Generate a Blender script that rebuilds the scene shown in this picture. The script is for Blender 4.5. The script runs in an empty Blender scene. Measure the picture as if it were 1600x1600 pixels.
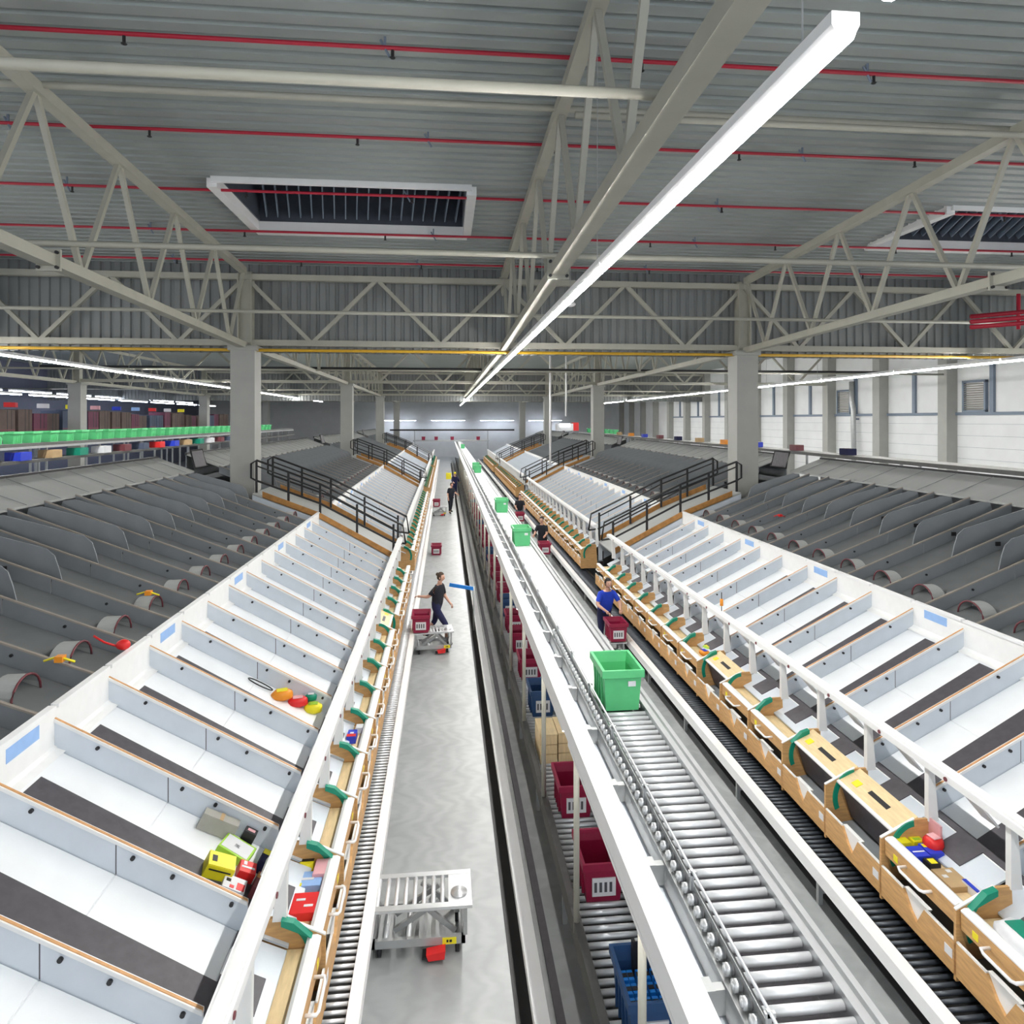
import bpy, math, random
from mathutils import Vector, Matrix
random.seed(7)
PI = math.pi
sc = bpy.context.scene
col = sc.collection
CX = 1.75            # centre line of the hall bay
EYE = 5.4
BAY = 20.3
# ---------------------------------------------------------------- camera
cd = bpy.data.cameras.new('camera'); cam = bpy.data.objects.new('camera', cd); col.objects.link(cam)
cam.location = (0, 0, EYE); cam.rotation_euler = (PI/2, 0, -math.atan(104/1050))
cd.sensor_width = 36; cd.lens = 1050/1600*36; cd.shift_y = -144/1600; cd.clip_end = 400; cd.clip_start = .05
sc.camera = cam
sc.view_settings.view_transform = 'Standard'; sc.view_settings.look = 'None'
sc.view_settings.gamma = 1; sc.view_settings.use_curve_mapping = False
sc.view_settings.exposure = 0.22
w = bpy.data.worlds.new('world'); sc.world = w; w.use_nodes = True
w.node_tree.nodes['Background'].inputs[0].default_value = (.87, .93, 1, 1)
w.node_tree.nodes['Background'].inputs[1].default_value = 1.15
sc.cycles.max_bounces = 6; sc.cycles.diffuse_bounces = 4; sc.cycles.glossy_bounces = 3
sc.cycles.caustics_reflective = False; sc.cycles.caustics_refractive = False
sc.cycles.sample_clamp_indirect = 6

# ---------------------------------------------------------------- materials
MATS = {}
def mat(name, c, rough=.5, metal=0., noise=0., scale=8., bump=0., emit=None, stretch=(1, 1, 1), coords='Object'):
    if name in MATS: return MATS[name]
    m = bpy.data.materials.new(name); m.use_nodes = True
    nt = m.node_tree; b = nt.nodes['Principled BSDF']
    c4 = (*c, 1)
    b.inputs['Base Color'].default_value = c4
    b.inputs['Roughness'].default_value = rough; b.inputs['Metallic'].default_value = metal
    m.diffuse_color = c4
    if noise or bump:
        tc = nt.nodes.new('ShaderNodeTexCoord'); mp = nt.nodes.new('ShaderNodeMapping')
        nz = nt.nodes.new('ShaderNodeTexNoise'); nz.inputs['Scale'].default_value = scale; nz.inputs['Detail'].default_value = 4
        mp.inputs['Scale'].default_value = stretch
        nt.links.new(tc.outputs[coords], mp.inputs[0]); nt.links.new(mp.outputs[0], nz.inputs['Vector'])
        if noise:
            cr = nt.nodes.new('ShaderNodeValToRGB')
            cr.color_ramp.elements[0].position = .3; cr.color_ramp.elements[1].position = .7
            cr.color_ramp.elements[0].color = (*[max(0, x*(1-noise)) for x in c], 1)
            cr.color_ramp.elements[1].color = (*[min(1, x*(1+noise)) for x in c], 1)
            nt.links.new(nz.outputs[0], cr.inputs[0]); nt.links.new(cr.outputs[0], b.inputs['Base Color'])
        if bump:
            bp = nt.nodes.new('ShaderNodeBump'); bp.inputs['Strength'].default_value = bump; bp.inputs['Distance'].default_value = .02
            nt.links.new(nz.outputs[0], bp.inputs['Height']); nt.links.new(bp.outputs[0], b.inputs['Normal'])
    if emit:
        b.inputs['Emission Color'].default_value = (*emit[0], 1); b.inputs['Emission Strength'].default_value = emit[1]
    MATS[name] = m; return m
M = lambda n: MATS[n]
mat('chute_white', (.88, .90, .92), .38, noise=.03, scale=3)
mat('chute_hpl', (.64, .69, .75), .35, noise=.04, scale=4)
mat('edge_white', (.86, .86, .85), .5, noise=.02)
mat('edge_wood', (.62, .33, .14), .55, noise=.12, scale=20)
mat('strip_dark', (.075, .068, .078), .5, noise=.15, scale=12)
mat('upper_floor', (.16, .168, .175), .5, noise=.12, scale=2)
mat('upper_side', (.22, .235, .25), .5, noise=.08, scale=3)
mat('upper_edge', (.33, .29, .25), .5, noise=.08)
mat('apron', (.40, .41, .40), .6, noise=.06, scale=.8, stretch=(.3, 3, 1))
mat('white_paint', (.88, .88, .88), .42, noise=.02, scale=4)
mat('steel_cream', (.40, .39, .33), .5, noise=.05, scale=3)
mat('roof_metal', (.31, .34, .33), .45, metal=.1, noise=.05, scale=.5)
mat('wall_corr', (.22, .23, .23), .5, noise=.06, scale=1)
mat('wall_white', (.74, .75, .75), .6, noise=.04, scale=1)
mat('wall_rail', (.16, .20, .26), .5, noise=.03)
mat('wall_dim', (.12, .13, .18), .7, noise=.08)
mat('column_paint', (.35, .35, .325), .6, noise=.04, scale=2)
mat('wood', (.58, .335, .135), .5, noise=.16, scale=6, stretch=(1, 1, 6))
mat('wood_light', (.78, .60, .34), .5, noise=.10, scale=6, stretch=(6, 1, 1))
mat('wood_step', (.40, .19, .05), .6, noise=.2, scale=8)
mat('green_grip', (.0, .24, .15), .45, noise=.06)
mat('tote_green', (.10, .50, .20), .42, noise=.06, scale=5)
mat('bin_red', (.27, .008, .045), .42, noise=.08, scale=5)
mat('bin_blue', (.02, .065, .17), .42, noise=.08, scale=5)
mat('label_white', (.72, .72, .74), .6, noise=.03)
mat('label_ink', (.08, .08, .09), .6, noise=.03)
mat('frame_dark', (.11, .11, .105), .5, metal=.2, noise=.08)
mat('steel', (.70, .71, .72), .33, metal=.6, noise=.05, scale=6)
mat('steel_matt', (.43, .44, .44), .42, metal=.45, noise=.07, scale=5)
mat('roller_steel', (.85, .86, .88), .28, metal=.4, noise=.05, scale=9)
mat('roller_dark', (.06, .07, .085), .35, metal=.3, noise=.1, scale=9)
mat('black', (.012, .012, .014), .5, noise=.1)
mat('rubber', (.035, .034, .035), .6, noise=.1, scale=6)
mat('belt_white', (.80, .82, .82), .5, noise=.02, scale=3)
mat('pipe_red', (.42, .012, .035), .45, noise=.05)
mat('pipe_yellow', (.62, .36, .02), .5, noise=.06)
mat('red', (.72, .02, .02), .45, noise=.05)
mat('maroon', (.17, .04, .05), .5, noise=.05)
mat('pink', (.75, .40, .42), .5, noise=.05)
mat('yellow', (.85, .74, .02), .45, noise=.05)
mat('blue', (.02, .05, .55), .45, noise=.05)
mat('bright_blue', (.01, .20, .65), .45, noise=.05)
mat('sticker_blue', (.30, .48, .80), .5, noise=.05)
mat('lime', (.35, .62, .05), .5, noise=.05)
mat('orange', (.85, .30, .02), .5, noise=.05)
mat('grey_card', (.36, .35, .31), .6, noise=.06)
mat('cardboard', (.48, .33, .17), .7, noise=.1, scale=5)
mat('carton_brown', (.12, .085, .075), .8, noise=.15, scale=2)
mat('carton_plum', (.15, .05, .085), .8, noise=.15, scale=2)
mat('carton_slate', (.07, .09, .14), .8, noise=.15, scale=2)
mat('skin', (.62, .36, .26), .55, noise=.04)
mat('hair_brown', (.06, .035, .02), .7, noise=.2, scale=30)
mat('hair_black', (.012, .01, .01), .6, noise=.2, scale=30)
mat('cloth_black', (.012, .014, .022), .85, noise=.15, scale=20)
mat('cloth_navy', (.012, .014, .06), .85, noise=.15, scale=20)
mat('cloth_blue', (.01, .05, .50), .8, noise=.1, scale=20)
mat('cloth_grey', (.14, .15, .18), .85, noise=.1, scale=20)
mat('shoe', (.02, .02, .02), .6, noise=.1)
mat('eye', (.02, .015, .01), .2)
mat('skylight', (.06, .07, .09), .4, noise=.1)
mat('tube_light', (1, 1, 1), .5, emit=((1, .985, .95), 120))
mat('fill_light_soft', (1, 1, 1), .5, emit=((1, .98, .95), 20))
mat('tube_light_cool', (1, 1, 1), .5, emit=((.78, .85, 1), 45))
def floor_mat():
    m = mat('floor_concrete', (.375, .39, .39), .38, noise=.10, scale=1.3, bump=.04, coords='Object')
    nt = m.node_tree; b = nt.nodes['Principled BSDF']
    tc = nt.nodes.new('ShaderNodeTexCoord'); mp = nt.nodes.new('ShaderNodeMapping'); mp.inputs['Scale'].default_value = (.8, 1.6, 1)
    wv = nt.nodes.new('ShaderNodeTexWave'); wv.inputs['Scale'].default_value = 1.3; wv.inputs['Distortion'].default_value = 14; wv.inputs['Detail'].default_value = 3
    mx = nt.nodes.new('ShaderNodeMix'); mx.data_type = 'RGBA'; mx.blend_type = 'MULTIPLY'; mx.inputs[0].default_value = .12
    nt.links.new(tc.outputs['Object'], mp.inputs[0]); nt.links.new(mp.outputs[0], wv.inputs['Vector'])
    old = b.inputs['Base Color'].links[0].from_socket
    nt.links.new(old, mx.inputs[6]); nt.links.new(wv.outputs[0], mx.inputs[7]); nt.links.new(mx.outputs[2], b.inputs['Base Color'])
floor_mat()

# ---------------------------------------------------------------- mesh builder
class MB:
    def __init__(s): s.v = []; s.f = []; s.m = []; s.cur = 0; s.mats = []
    def use(s, name):
        if name not in s.mats: s.mats.append(name)
        s.cur = s.mats.index(name); return s
    def add(s, vs, fs):
        n = len(s.v); s.v += [tuple(v) for v in vs]
        for f in fs: s.f.append([n+i for i in f]); s.m.append(s.cur)
        return s
    def box(s, x0, x1, y0, y1, z0, z1):
        if x0 > x1: x0, x1 = x1, x0
        if y0 > y1: y0, y1 = y1, y0
        if z0 > z1: z0, z1 = z1, z0
        vs = [(x, y, z) for z in (z0, z1) for y in (y0, y1) for x in (x0, x1)]
        return s.add(vs, [(0, 2, 3, 1), (4, 5, 7, 6), (0, 1, 5, 4), (2, 6, 7, 3), (0, 4, 6, 2), (1, 3, 7, 5)])
    def bar(s, p, q, wd, ht, up=(0, 0, 1)):
        p = Vector(p); q = Vector(q); d = (q-p).normalized(); upv = Vector(up)
        if abs(d.dot(upv)) > .97: upv = Vector((0, 1, 0))
        a = d.cross(upv).normalized(); b = a.cross(d).normalized()
        vs = []
        for e in (p, q):
            for i, j in ((-1, -1), (1, -1), (1, 1), (-1, 1)): vs.append(e+a*(i*wd/2)+b*(j*ht/2))
        return s.add(vs, [(0, 1, 2, 3), (7, 6, 5, 4), (0, 4, 5, 1), (1, 5, 6, 2), (2, 6, 7, 3), (3, 7, 4, 0)])
    def tube(s, pts, r, n=8, r2=None):
        pts = [Vector(p) for p in pts]; rings = []; k = len(pts)
        for i, p in enumerate(pts):
            d = (pts[min(i+1, k-1)]-pts[max(i-1, 0)]).normalized()
            up = Vector((0, 0, 1)) if abs(d.z) < .9 else Vector((0, 1, 0))
            a = d.cross(up).normalized(); b = a.cross(d).normalized()
            rr = r if r2 is None else r+(r2-r)*i/(k-1)
            rings.append([p+a*(rr*math.cos(2*PI*j/n))+b*(rr*math.sin(2*PI*j/n)) for j in range(n)])
        vs = [v for rg in rings for v in rg]; fs = []
        for i in range(k-1):
            for j in range(n): fs.append((i*n+j, i*n+(j+1) % n, (i+1)*n+(j+1) % n, (i+1)*n+j))
        fs.append(tuple(range(n-1, -1, -1))); fs.append(tuple((k-1)*n+j for j in range(n)))
        return s.add(vs, fs)
    def prism(s, poly, a0, a1, axis='y'):
        """poly of 2-D points extruded along an axis ('y': (x,z) points, 'x': (y,z), 'z': (x,y))"""
        def P(p, t): return {'y': (p[0], t, p[1]), 'x': (t, p[0], p[1]), 'z': (p[0], p[1], t)}[axis]
        n = len(poly); vs = [P(p, a0) for p in poly]+[P(p, a1) for p in poly]
        fs = [tuple(range(n)), tuple(range(2*n-1, n-1, -1))]+[(i, i+n, (i+1) % n+n, (i+1) % n) for i in range(n)]
        return s.add(vs, fs)
    def ell(s, c, r, nu=12, nv=8, fn=None):
        vs = []; fs = []
        for i in range(nv+1):
            th = PI*i/nv
            for j in range(nu):
                ph = 2*PI*j/nu
                d = Vector((math.sin(th)*math.cos(ph), math.sin(th)*math.sin(ph), math.cos(th)))
                k = fn(d) if fn else 1
                vs.append((c[0]+d.x*r[0]*k, c[1]+d.y*r[1]*k, c[2]+d.z*r[2]*k))
        for i in range(nv):
            for j in range(nu): fs.append((i*nu+j, (i+1)*nu+j, (i+1)*nu+(j+1) % nu, i*nu+(j+1) % nu))
        return s.add(vs, fs)
    def mesh(s, name, smooth=False):
        me = bpy.data.meshes.new(name); me.from_pydata(s.v, [], s.f)
        for m_ in s.mats: me.materials.append(MATS[m_])
        me.polygons.foreach_set('material_index', s.m)
        import bmesh
        bm = bmesh.new(); bm.from_mesh(me); bmesh.ops.recalc_face_normals(bm, faces=bm.faces); bm.to_mesh(me); bm.free()
        if smooth: me.polygons.foreach_set('use_smooth', [True]*len(me.polygons))
        me.update(); return me
def mb(m_): return MB().use(m_)
def link(name, me, parent=None, loc=None, rotz=0):
    o = bpy.data.objects.new(name, me); col.objects.link(o)
    if parent: o.parent = parent
    if loc: o.location = loc
    if rotz: o.rotation_euler = (0, 0, rotz)
    return o
def tag(o, label, cat=None, group=None, kind=None):
    o['label'] = label
    if cat: o['category'] = cat
    if group: o['group'] = group
    if kind: o['kind'] = kind
    return o
def thing(name, label, cat, loc=(0, 0, 0), rotz=0, group=None, kind=None):
    o = link(name, None, None, loc, rotz); o.empty_display_size = .1
    return tag(o, label, cat, group, kind)
def put(parts, parent):
    """parts: (name, mesh, [subparts]) -> new objects sharing the meshes"""
    for p in parts:
        o = link(p[0], p[1], parent)
        if len(p) > 2: put(p[2], o)
def struct(name, me, label=None, parent=None):
    o = link(name, me, parent)
    if not parent:
        o['kind'] = 'structure'
        if label: o['label'] = label; o['category'] = 'structure'
    return o
ORD = 'first second third fourth fifth sixth seventh eighth ninth tenth eleventh twelfth thirteenth fourteenth fifteenth sixteenth seventeenth eighteenth nineteenth twentieth'.split()
ORD += ['twenty-'+x for x in ORD[:9]]+['thirtieth']+['thirty-'+x for x in ORD[:9]]+['fortieth']

# ---------------------------------------------------------------- building shell
XL, XR, YB, YE = -34.0, 24.6, -6.0, 98.0
def h_top(y): return EYE+4.3+.04*max(0, BAY-y)
def h_bot(y): return EYE+2.15+.02*max(0, BAY-y)
def h_roof(y): return h_top(y)+.34
struct('floor', mb('floor_concrete').box(XL, XR, YB, YE, -.2, 0).mesh('floor'), 'grey concrete hall floor')
def corrugated(x0, x1, y0, y1, pitch, depth, holes=()):
    b = MB().use('roof_metal'); y = y0; prof = []
    while y < y1:
        prof += [(y, 0), (y+pitch*.62, 0), (y+pitch*.70, depth), (y+pitch*.92, depth)]
        y += pitch
    prof.append((y1, 0))
    segs = {}
    for i in range(len(prof)-1):
        (ya, za), (yb, zb) = prof[i], prof[i+1]
        spans = [(x0, x1)]
        for hx0, hx1, hy0, hy1 in holes:
            if hy0 <= (ya+yb)/2 <= hy1:
                ns = []
                for a, c in spans:
                    if hx0 > a and hx1 < c: ns += [(a, hx0), (hx1, c)]
                    else: ns.append((a, c))
                spans = ns
        for a, c in spans:
            b.add([(a, ya, h_roof(ya)+za), (c, ya, h_roof(ya)+za), (c, yb, h_roof(yb)+zb), (a, yb, h_roof(yb)+zb)], [(0, 1, 2, 3)])
    return b.mesh('roof_deck')
SKY = [(-4.6, .45, 14.1, 17.2), (11.6, 16.8, 14.3, 17.2), (-19.8, -14.6, 14.3, 17.2), (-4.6, .45, 35, 37.3), (11.6, 16.8, 35, 37.3)]
struct('ceiling', corrugated(XL, XR, YB, YE, .30, .065, SKY), 'grey corrugated metal roof deck')
for i, (a, c, d, e) in enumerate(SKY):
    z = h_roof((d+e)/2); t = .1
    fr = mb('white_paint')
    fr.box(a-t, c+t, d-.08, d, z-.04, z+.22).box(a-t, c+t, e, e+.3, z-.16, z+.12).box(a-.2, a, d, e, z-.12, z+.12).box(c, c+.2, d, e, z-.12, z+.12)
    r_ = struct('window_%d' % (i+1), fr.mesh('window'), 'white framed roof opening with dark shaft')
    sh = mb('skylight'); sh.box(a, a+.03, d, e, z+.1, z+1.3).box(c-.03, c, d, e, z+.1, z+1.3).box(a, c, d, d+.03, z+.1, z+1.3).box(a, c, e-.03, e, z+.1, z+1.3).box(a, c, d, e, z+1.3, z+1.33)
    link('shaft', sh.mesh('shaft'), r_)
    lv = mb('wall_rail')
    for k in range(18): x = a+.2+k*(c-a-.4)/17; lv.bar((x, e-.05, z+.25), (x+.12, e-.9, z+.75), .03, .16)
    link('louvre', lv.mesh('louvre'), r_)
def ridged_wall(x0, x1, y, z0, z1, pitch=.28, dep=.05):
    b = MB().use('wall_corr'); x = x0; prof = []
    while x < x1: prof += [(x, 0), (x+pitch*.55, 0), (x+pitch*.65, dep), (x+pitch*.9, dep)]; x += pitch
    n = len(prof)
    vs = [(p[0], y+p[1], z0) for p in prof]+[(p[0], y+p[1], z1) for p in prof]
    b.add(vs, [(i, i+1, i+1+n, i+n) for i in range(n-1)]); return b
struct('wall_back', mb('wall_white').box(XL, XR, YE, YE+.2, 0, 12).mesh('wall_back'), 'pale far end wall')
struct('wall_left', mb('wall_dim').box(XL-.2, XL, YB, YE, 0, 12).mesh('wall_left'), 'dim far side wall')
struct('wall_right', mb('wall_white').box(XR, XR+.2, YB, YE, 0, 12).mesh('wall_right'), 'white panelled side wall')
k = struct('partition_smoke_curtain', ridged_wall(XL, XR, BAY+.42, EYE+2.0, EYE+4.7).mesh('curtain'), 'grey ribbed sheet metal smoke curtain behind first cross truss')
struct('partition_smoke_curtain', ridged_wall(XL, XR, 3*BAY+.42, EYE+1.7, EYE+4.7).mesh('curtain'), 'grey ribbed sheet metal smoke curtain further down the hall')
# right wall dressing: pilasters, rails, posts
for i in range(14):
    y = 25.4+5.07*i
    if y > 92: break
    p = mb('column_paint').box(XR-.55, XR-.001, y-.3, y+.3, 0, 10).mesh('pilaster')
    tag(struct('column_pilaster', p), 'grey concrete pilaster, %s one along the white side wall' % ORD[i], 'pilaster', 'pilasters on the side wall')
    if i < 9:
        r_ = mb('wall_rail').box(XR-.10, XR-.001, y+.3, y+4.77, EYE+.22, EYE+.36).mesh('rail')
        tag(struct('trim_%d' % (i+1), r_), 'slate blue horizontal rail, %s bay of the white side wall' % ORD[i], 'wall trim')
        r_ = mb('wall_rail').box(XR-.12, XR-.002, y+2.5, y+2.72, EYE+.36, EYE+2.6).mesh('rail')
        tag(struct('trim_%d' % (i+21), r_), 'slate blue upright post, %s bay of the white side wall' % ORD[i], 'wall trim')
        jb = mb('wall_rail')
        for q in range(6): jb.box(XR-.012, XR-.001, y+.3, y+4.77, EYE-.2-q*.55, EYE-.19-q*.55)
        tag(struct('trim_%d' % (i+41), jb.mesh('joint')), 'panel joint lines, %s bay of the white side wall' % ORD[i], 'wall trim')
for i, y in enumerate((29.0, 39.3, 33.9)):
    if i == 2:
        q = thing('downpipe', 'galvanised vertical downpipe on the white side wall', 'pipe')
        t_ = mb('steel_matt').tube([(XR-.3, 38.2, EYE+2.3), (XR-.3, 38.2, EYE+1.2), (XR-.32, 38.0, EYE+.6), (XR-.3, 37.9, .3)], .14, 10)
        link('pipe', t_.mesh('pipe', True), q); link('bracket', mb('wall_rail').box(XR-.3, XR, 37.9, 38.1, EYE, EYE+.1).mesh('b'), q); continue
    q = thing('wall_louvre', 'square slatted vent on white wall, %s one seen from the front' % ORD[i], 'vent', (XR-.1, y, EYE+1.1), 0)
    link('frame', mb('wall_rail').box(-.06, .09, -.7, .7, -.75, -.65).box(-.06, .09, -.7, .7, .65, .75).box(-.06, .09, -.7, -.6, -.7, .7).box(-.06, .09, .6, .7, -.7, .7).mesh('f'), q)
    sl = mb('grey_card')
    for z in range(12): sl.bar((-.0, -.6, -.58+z*.105), (-.0, .6, -.58+z*.105), .02, .09, (1, 0, .6))
    link('slat', sl.mesh('s'), q)
# columns
COLX = (CX-7.55-15.1, CX-7.55, CX+7.55)
n = 0
for j in range(1, 5):
    for i, x in enumerate(COLX):
        me = mb('column_paint').box(-.34, .34, -.34, .34, 0, EYE+2.1).box(-.4, .4, -.4, .4, EYE+2.0, EYE+2.14).mesh('column')
        o = link('column', me, None, (x, j*BAY, 0)); o['kind'] = 'structure'
        link('steel_stub', mb('steel_cream').box(-.2, -.17, -.17, .17, EYE+2.14, EYE+4.25).box(.17, .2, -.17, .17, EYE+2.14, EYE+4.25).box(-.17, .17, -.015, .015, EYE+2.14, EYE+4.25).mesh('st'), o)
        tag(o, 'square grey concrete column, %s row from the front, %s' % (ORD[j-1], ('beyond the dim green tote line', 'in the left chute bank', 'in the right chute bank')[i]), 'column')

# ---------------------------------------------------------------- trusses
def truss(p_of, length, nseg, name, label, chord=.17, dg=.08, phase=0, double=True):
    """p_of(t, top) -> point; t in metres along the truss"""
    q = thing(name, label, 'roof truss', p_of(0, False), 0, None, 'structure'); o0 = Vector(p_of(0, False))
    L = lambda t, top: Vector(p_of(t, top))-o0
    for nm, top, wd, ht in (('top_chord', True, chord*1.15, chord), ('bottom_chord', False, chord*1.25, chord)):
        b = mb('steel_cream').bar(L(0, top), L(length, top), wd, ht)
        link(nm, b.mesh(nm), q)
    st = length/nseg
    for i in range(nseg):
        a = L(i*st, True); m_ = L((i+.5)*st, False); c = L((i+1)*st, True)
        for e0, e1 in ((a, m_), (m_, c)):
            link('diagonal', mb('steel_cream').bar(e0, e1, dg, dg).mesh('diagonal'), q)
    return q
for j in range(-1, 4):
    y0 = j*BAY if j >= 0 else -5
    if j < 0: continue
    for i, x in enumerate((COLX[0], COLX[1], CX, COLX[2])):
        yy = y0+.25
        truss(lambda t, top, x=x, yy=yy: (x, yy+t, (h_top(yy+t) if j == 0 else EYE+4.3) if top else (h_bot(yy+t) if j == 0 else EYE+2.15)),
              BAY-.5, 8, 'roof_truss', 'cream steel lengthwise truss, %s bay, %s' % (ORD[j], ('over the dim totes', 'on the left column line', 'along the middle light row', 'on the right column line')[i]))
for j in range(1, 5):
    for i, x0 in enumerate((COLX[0], COLX[1], COLX[2])):
        ln = 15.1 if i < 2 else XR-COLX[2]-.6
        truss(lambda t, top, x0=x0, j=j: (x0+t, j*BAY, EYE+4.3-.13 if top else EYE+2.25), ln, 4, 'roof_truss',
              'cream steel cross truss on %s column row, %s' % (ORD[j-1], ('over the dim totes', 'between the two chute columns', 'by the white side wall')[i]), dg=.11)
# bracing tubes across the hall
BT = [(5.2, EYE+2.58, -12, CX+.0, .042, 'round cream bracing tube ending at the middle bottom chord'), (10.2, EYE+4.78, XL, XR, .05, 'round cream tube over the top chords'),
      (10.0, EYE+4.60, CX+.2, XR, .05, 'short cream tube from the middle truss towards the white wall'),
      (10.6, EYE+2.62, XL, XR, .045, 'thin cream bracing tube over the bottom chords'), (15.5, EYE+2.42, XL, XR, .04, 'second thin cream bracing tube, nearer the first column row'),
      (30.4, EYE+2.2, XL, XR, .045, 'cream bracing tube beyond the first column row'), (50.7, EYE+2.2, XL, XR, .045, 'cream bracing tube beyond the second column row')]
for y, z, a, c, r, lb in BT:
    tag(link('bracing_tube', mb('steel_cream').tube([(0, 0, 0), (c-a, 0, 0)], r, 10).mesh('t', True), None, (a, y, z)), lb, 'bracing tube')
q = tag(link('gas_pipe', mb('pipe_yellow').tube([(0, 0, 0), (XR-XL-1, 0, 0)], .045, 8).mesh('t', True), None, (XL+.5, BAY-.1, EYE+2.03)), 'yellow pipe running just under the first cross truss', 'pipe')
for i, (y, z) in enumerate(((26, 2.5),)):
    tag(link('cable_duct', mb('black').box(0, 40, -.12, .12, -.05, .05).mesh('duct'), None, (-18, y+6, EYE+z-.1)), 'black cable duct across the hall, %s behind the smoke curtain' % ORD[i], 'duct')
# red sprinkler pipes
for i in range(12):
    y = 6.4+2.66*i if i < 6 else 23+4*(i-6); z = h_top(y)+.2 if i < 6 else EYE+4.4
    q = thing('sprinkler_pipe', 'red sprinkler pipe under the roof, %s one counted from the camera end' % ORD[i], 'sprinkler pipe', (XL, y, z), 0, 'red sprinkler pipes')
    link('pipe', mb('pipe_red').tube([(0, 0, 0), (XR-XL, 0, 0)], .03, 8).mesh('pipe', True), q)
    hd = mb('black').tube([(0, 0, -.03), (0, 0, -.13)], .022, 6).ell((0, 0, -.13), (.04, .04, .015), 8, 4).mesh('h')
    hg = mb('wall_rail').bar((0, 0, .18), (0, 0, -.02), .03, .03).tube([(-.06, 0, .1), (.06, .0, -.12)], .018, 6).mesh('g')
    for k in range(17):
        link('sprinkler_head', hd, q, (1.9+k*3.4+(.8 if i % 2 else 0), 0, 0))
        if k % 2: link('hanger', hg, q, (3.1+k*3.4-(.5 if i % 2 else 0), 0, 0))
q = thing('sprinkler_manifold', 'three short thick red pipes beside the right truss', 'sprinkler pipe', (11.9, 14.2, EYE+2.35))
for k in range(3):
    link('pipe', mb('pipe_red').tube([(0, 0, .0-.12*k), (7, -1.6, .55-.16*k)], .05, 8).mesh('p', True), q)
link('riser', mb('pipe_red').tube([(1, -.2, -.3), (1, -.2, .5)], .04, 8).mesh('p', True), q)

# ---------------------------------------------------------------- light rows
def light_row(x, z, ys, ln, tube, where, wires=True, wd=.09):
    hm = mb('white_paint').box(-wd*.8, wd*.8, 0, ln, .035, .10).prism([(-wd*.8, .035), (wd*.8, .035), (wd*.6, .0), (-wd*.6, .0)], 0, ln).mesh('housing')
    dm = mb(tube).prism([(-wd*.62, -.002), (wd*.62, -.002), (wd*.5, -.03), (wd*.2, -.045), (-wd*.2, -.045), (-wd*.5, -.03)], .01, ln-.01).mesh('diffuser')
    for i, y in enumerate(ys):
        q = thing('light_fixture', 'long white tube light, %s of the row %s' % (ORD[i], where), 'ceiling light', (x, y, z), 0, 'tube lights '+where)
        link('housing', hm, q); link('diffuser', dm, q)
        if wires and i < 8:
            H = h_roof(y+.4)-z
            wm = mb('steel_matt').tube([(0, .4, .1), (0, .4, H)], .006, 5).mesh('w')
            link('suspension_wire', wm, q)
Z_T = EYE+1.88
light_row(1.93, Z_T, [3.08+4.95*i for i in range(17)], 4.93, 'tube_light', 'over the roller conveyor')
light_row(1.93, Z_T, [-2.15], 4.93, 'tube_light', 'just past the gap near the camera')
light_row(1.97-15.1, EYE+1.95, [4.3+4.95*i for i in range(14)], 4.88, 'tube_light', 'beyond the left columns')
light_row(1.97+15.1, EYE+1.80, [4.3+4.95*i for i in range(14)], 4.88, 'tube_light', 'by the white side wall')
light_row(1.97-26, EYE+1.45, [20+5.4*i for i in range(10)], 4.6, 'tube_light_cool', 'over the stacked cartons', False)
light_row(1.97-30, EYE+1.9, [14+5.4*i for i in range(12)], 4.6, 'tube_light_cool', 'along the dim side wall', False)

# ---------------------------------------------------------------- floor strips and centre conveyor stand
def long_thing(name, label, cat, mb_, loc=(0, 0, 0), group=None): return tag(link(name, mb_.mesh(name), None, loc), label, cat, group)
Y0, Y1 = 1.5, 84.0
long_thing('shade_strip', 'black strip painted as shade under the left aisle bumper rail', 'floor strip', mb('rubber').box(.63, .86, Y0, Y1, 0, .012))  # dark colour stands in for the shade below the raised bumper rail
q = thing('bumper_rail', 'low white bumper rail beside the black floor strip of the left aisle', 'rail', (.80, Y0, 0))
link('rail', mb('white_paint').box(-.065, .065, 0, Y1-Y0, .30, .40).mesh('r'), q)
for k in range(30): link('foot', mb('steel_matt').box(-.02, .02, .8+2.1*k, .85+2.1*k, 0, .30).mesh('f'), q)
long_thing('floor_channel', 'dark floor channel under the centre conveyor', 'floor channel', mb('strip_dark').box(.99, 1.07, Y0, Y1, 0, .03))
long_thing('shade_strip', 'black strip painted as shade under the right aisle low rail', 'floor strip', mb('rubber').box(4.24, 4.36, Y0, Y1, 0, .012))  # shade under the low conveyor rail, laid on the floor as a black strip
long_thing('floor_curb', 'low white guide curb on the floor of the right aisle', 'curb', mb('white_paint').prism([(2.52, 0), (2.68, 0), (2.67, .07), (2.53, .07)], Y0, Y1))
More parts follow.
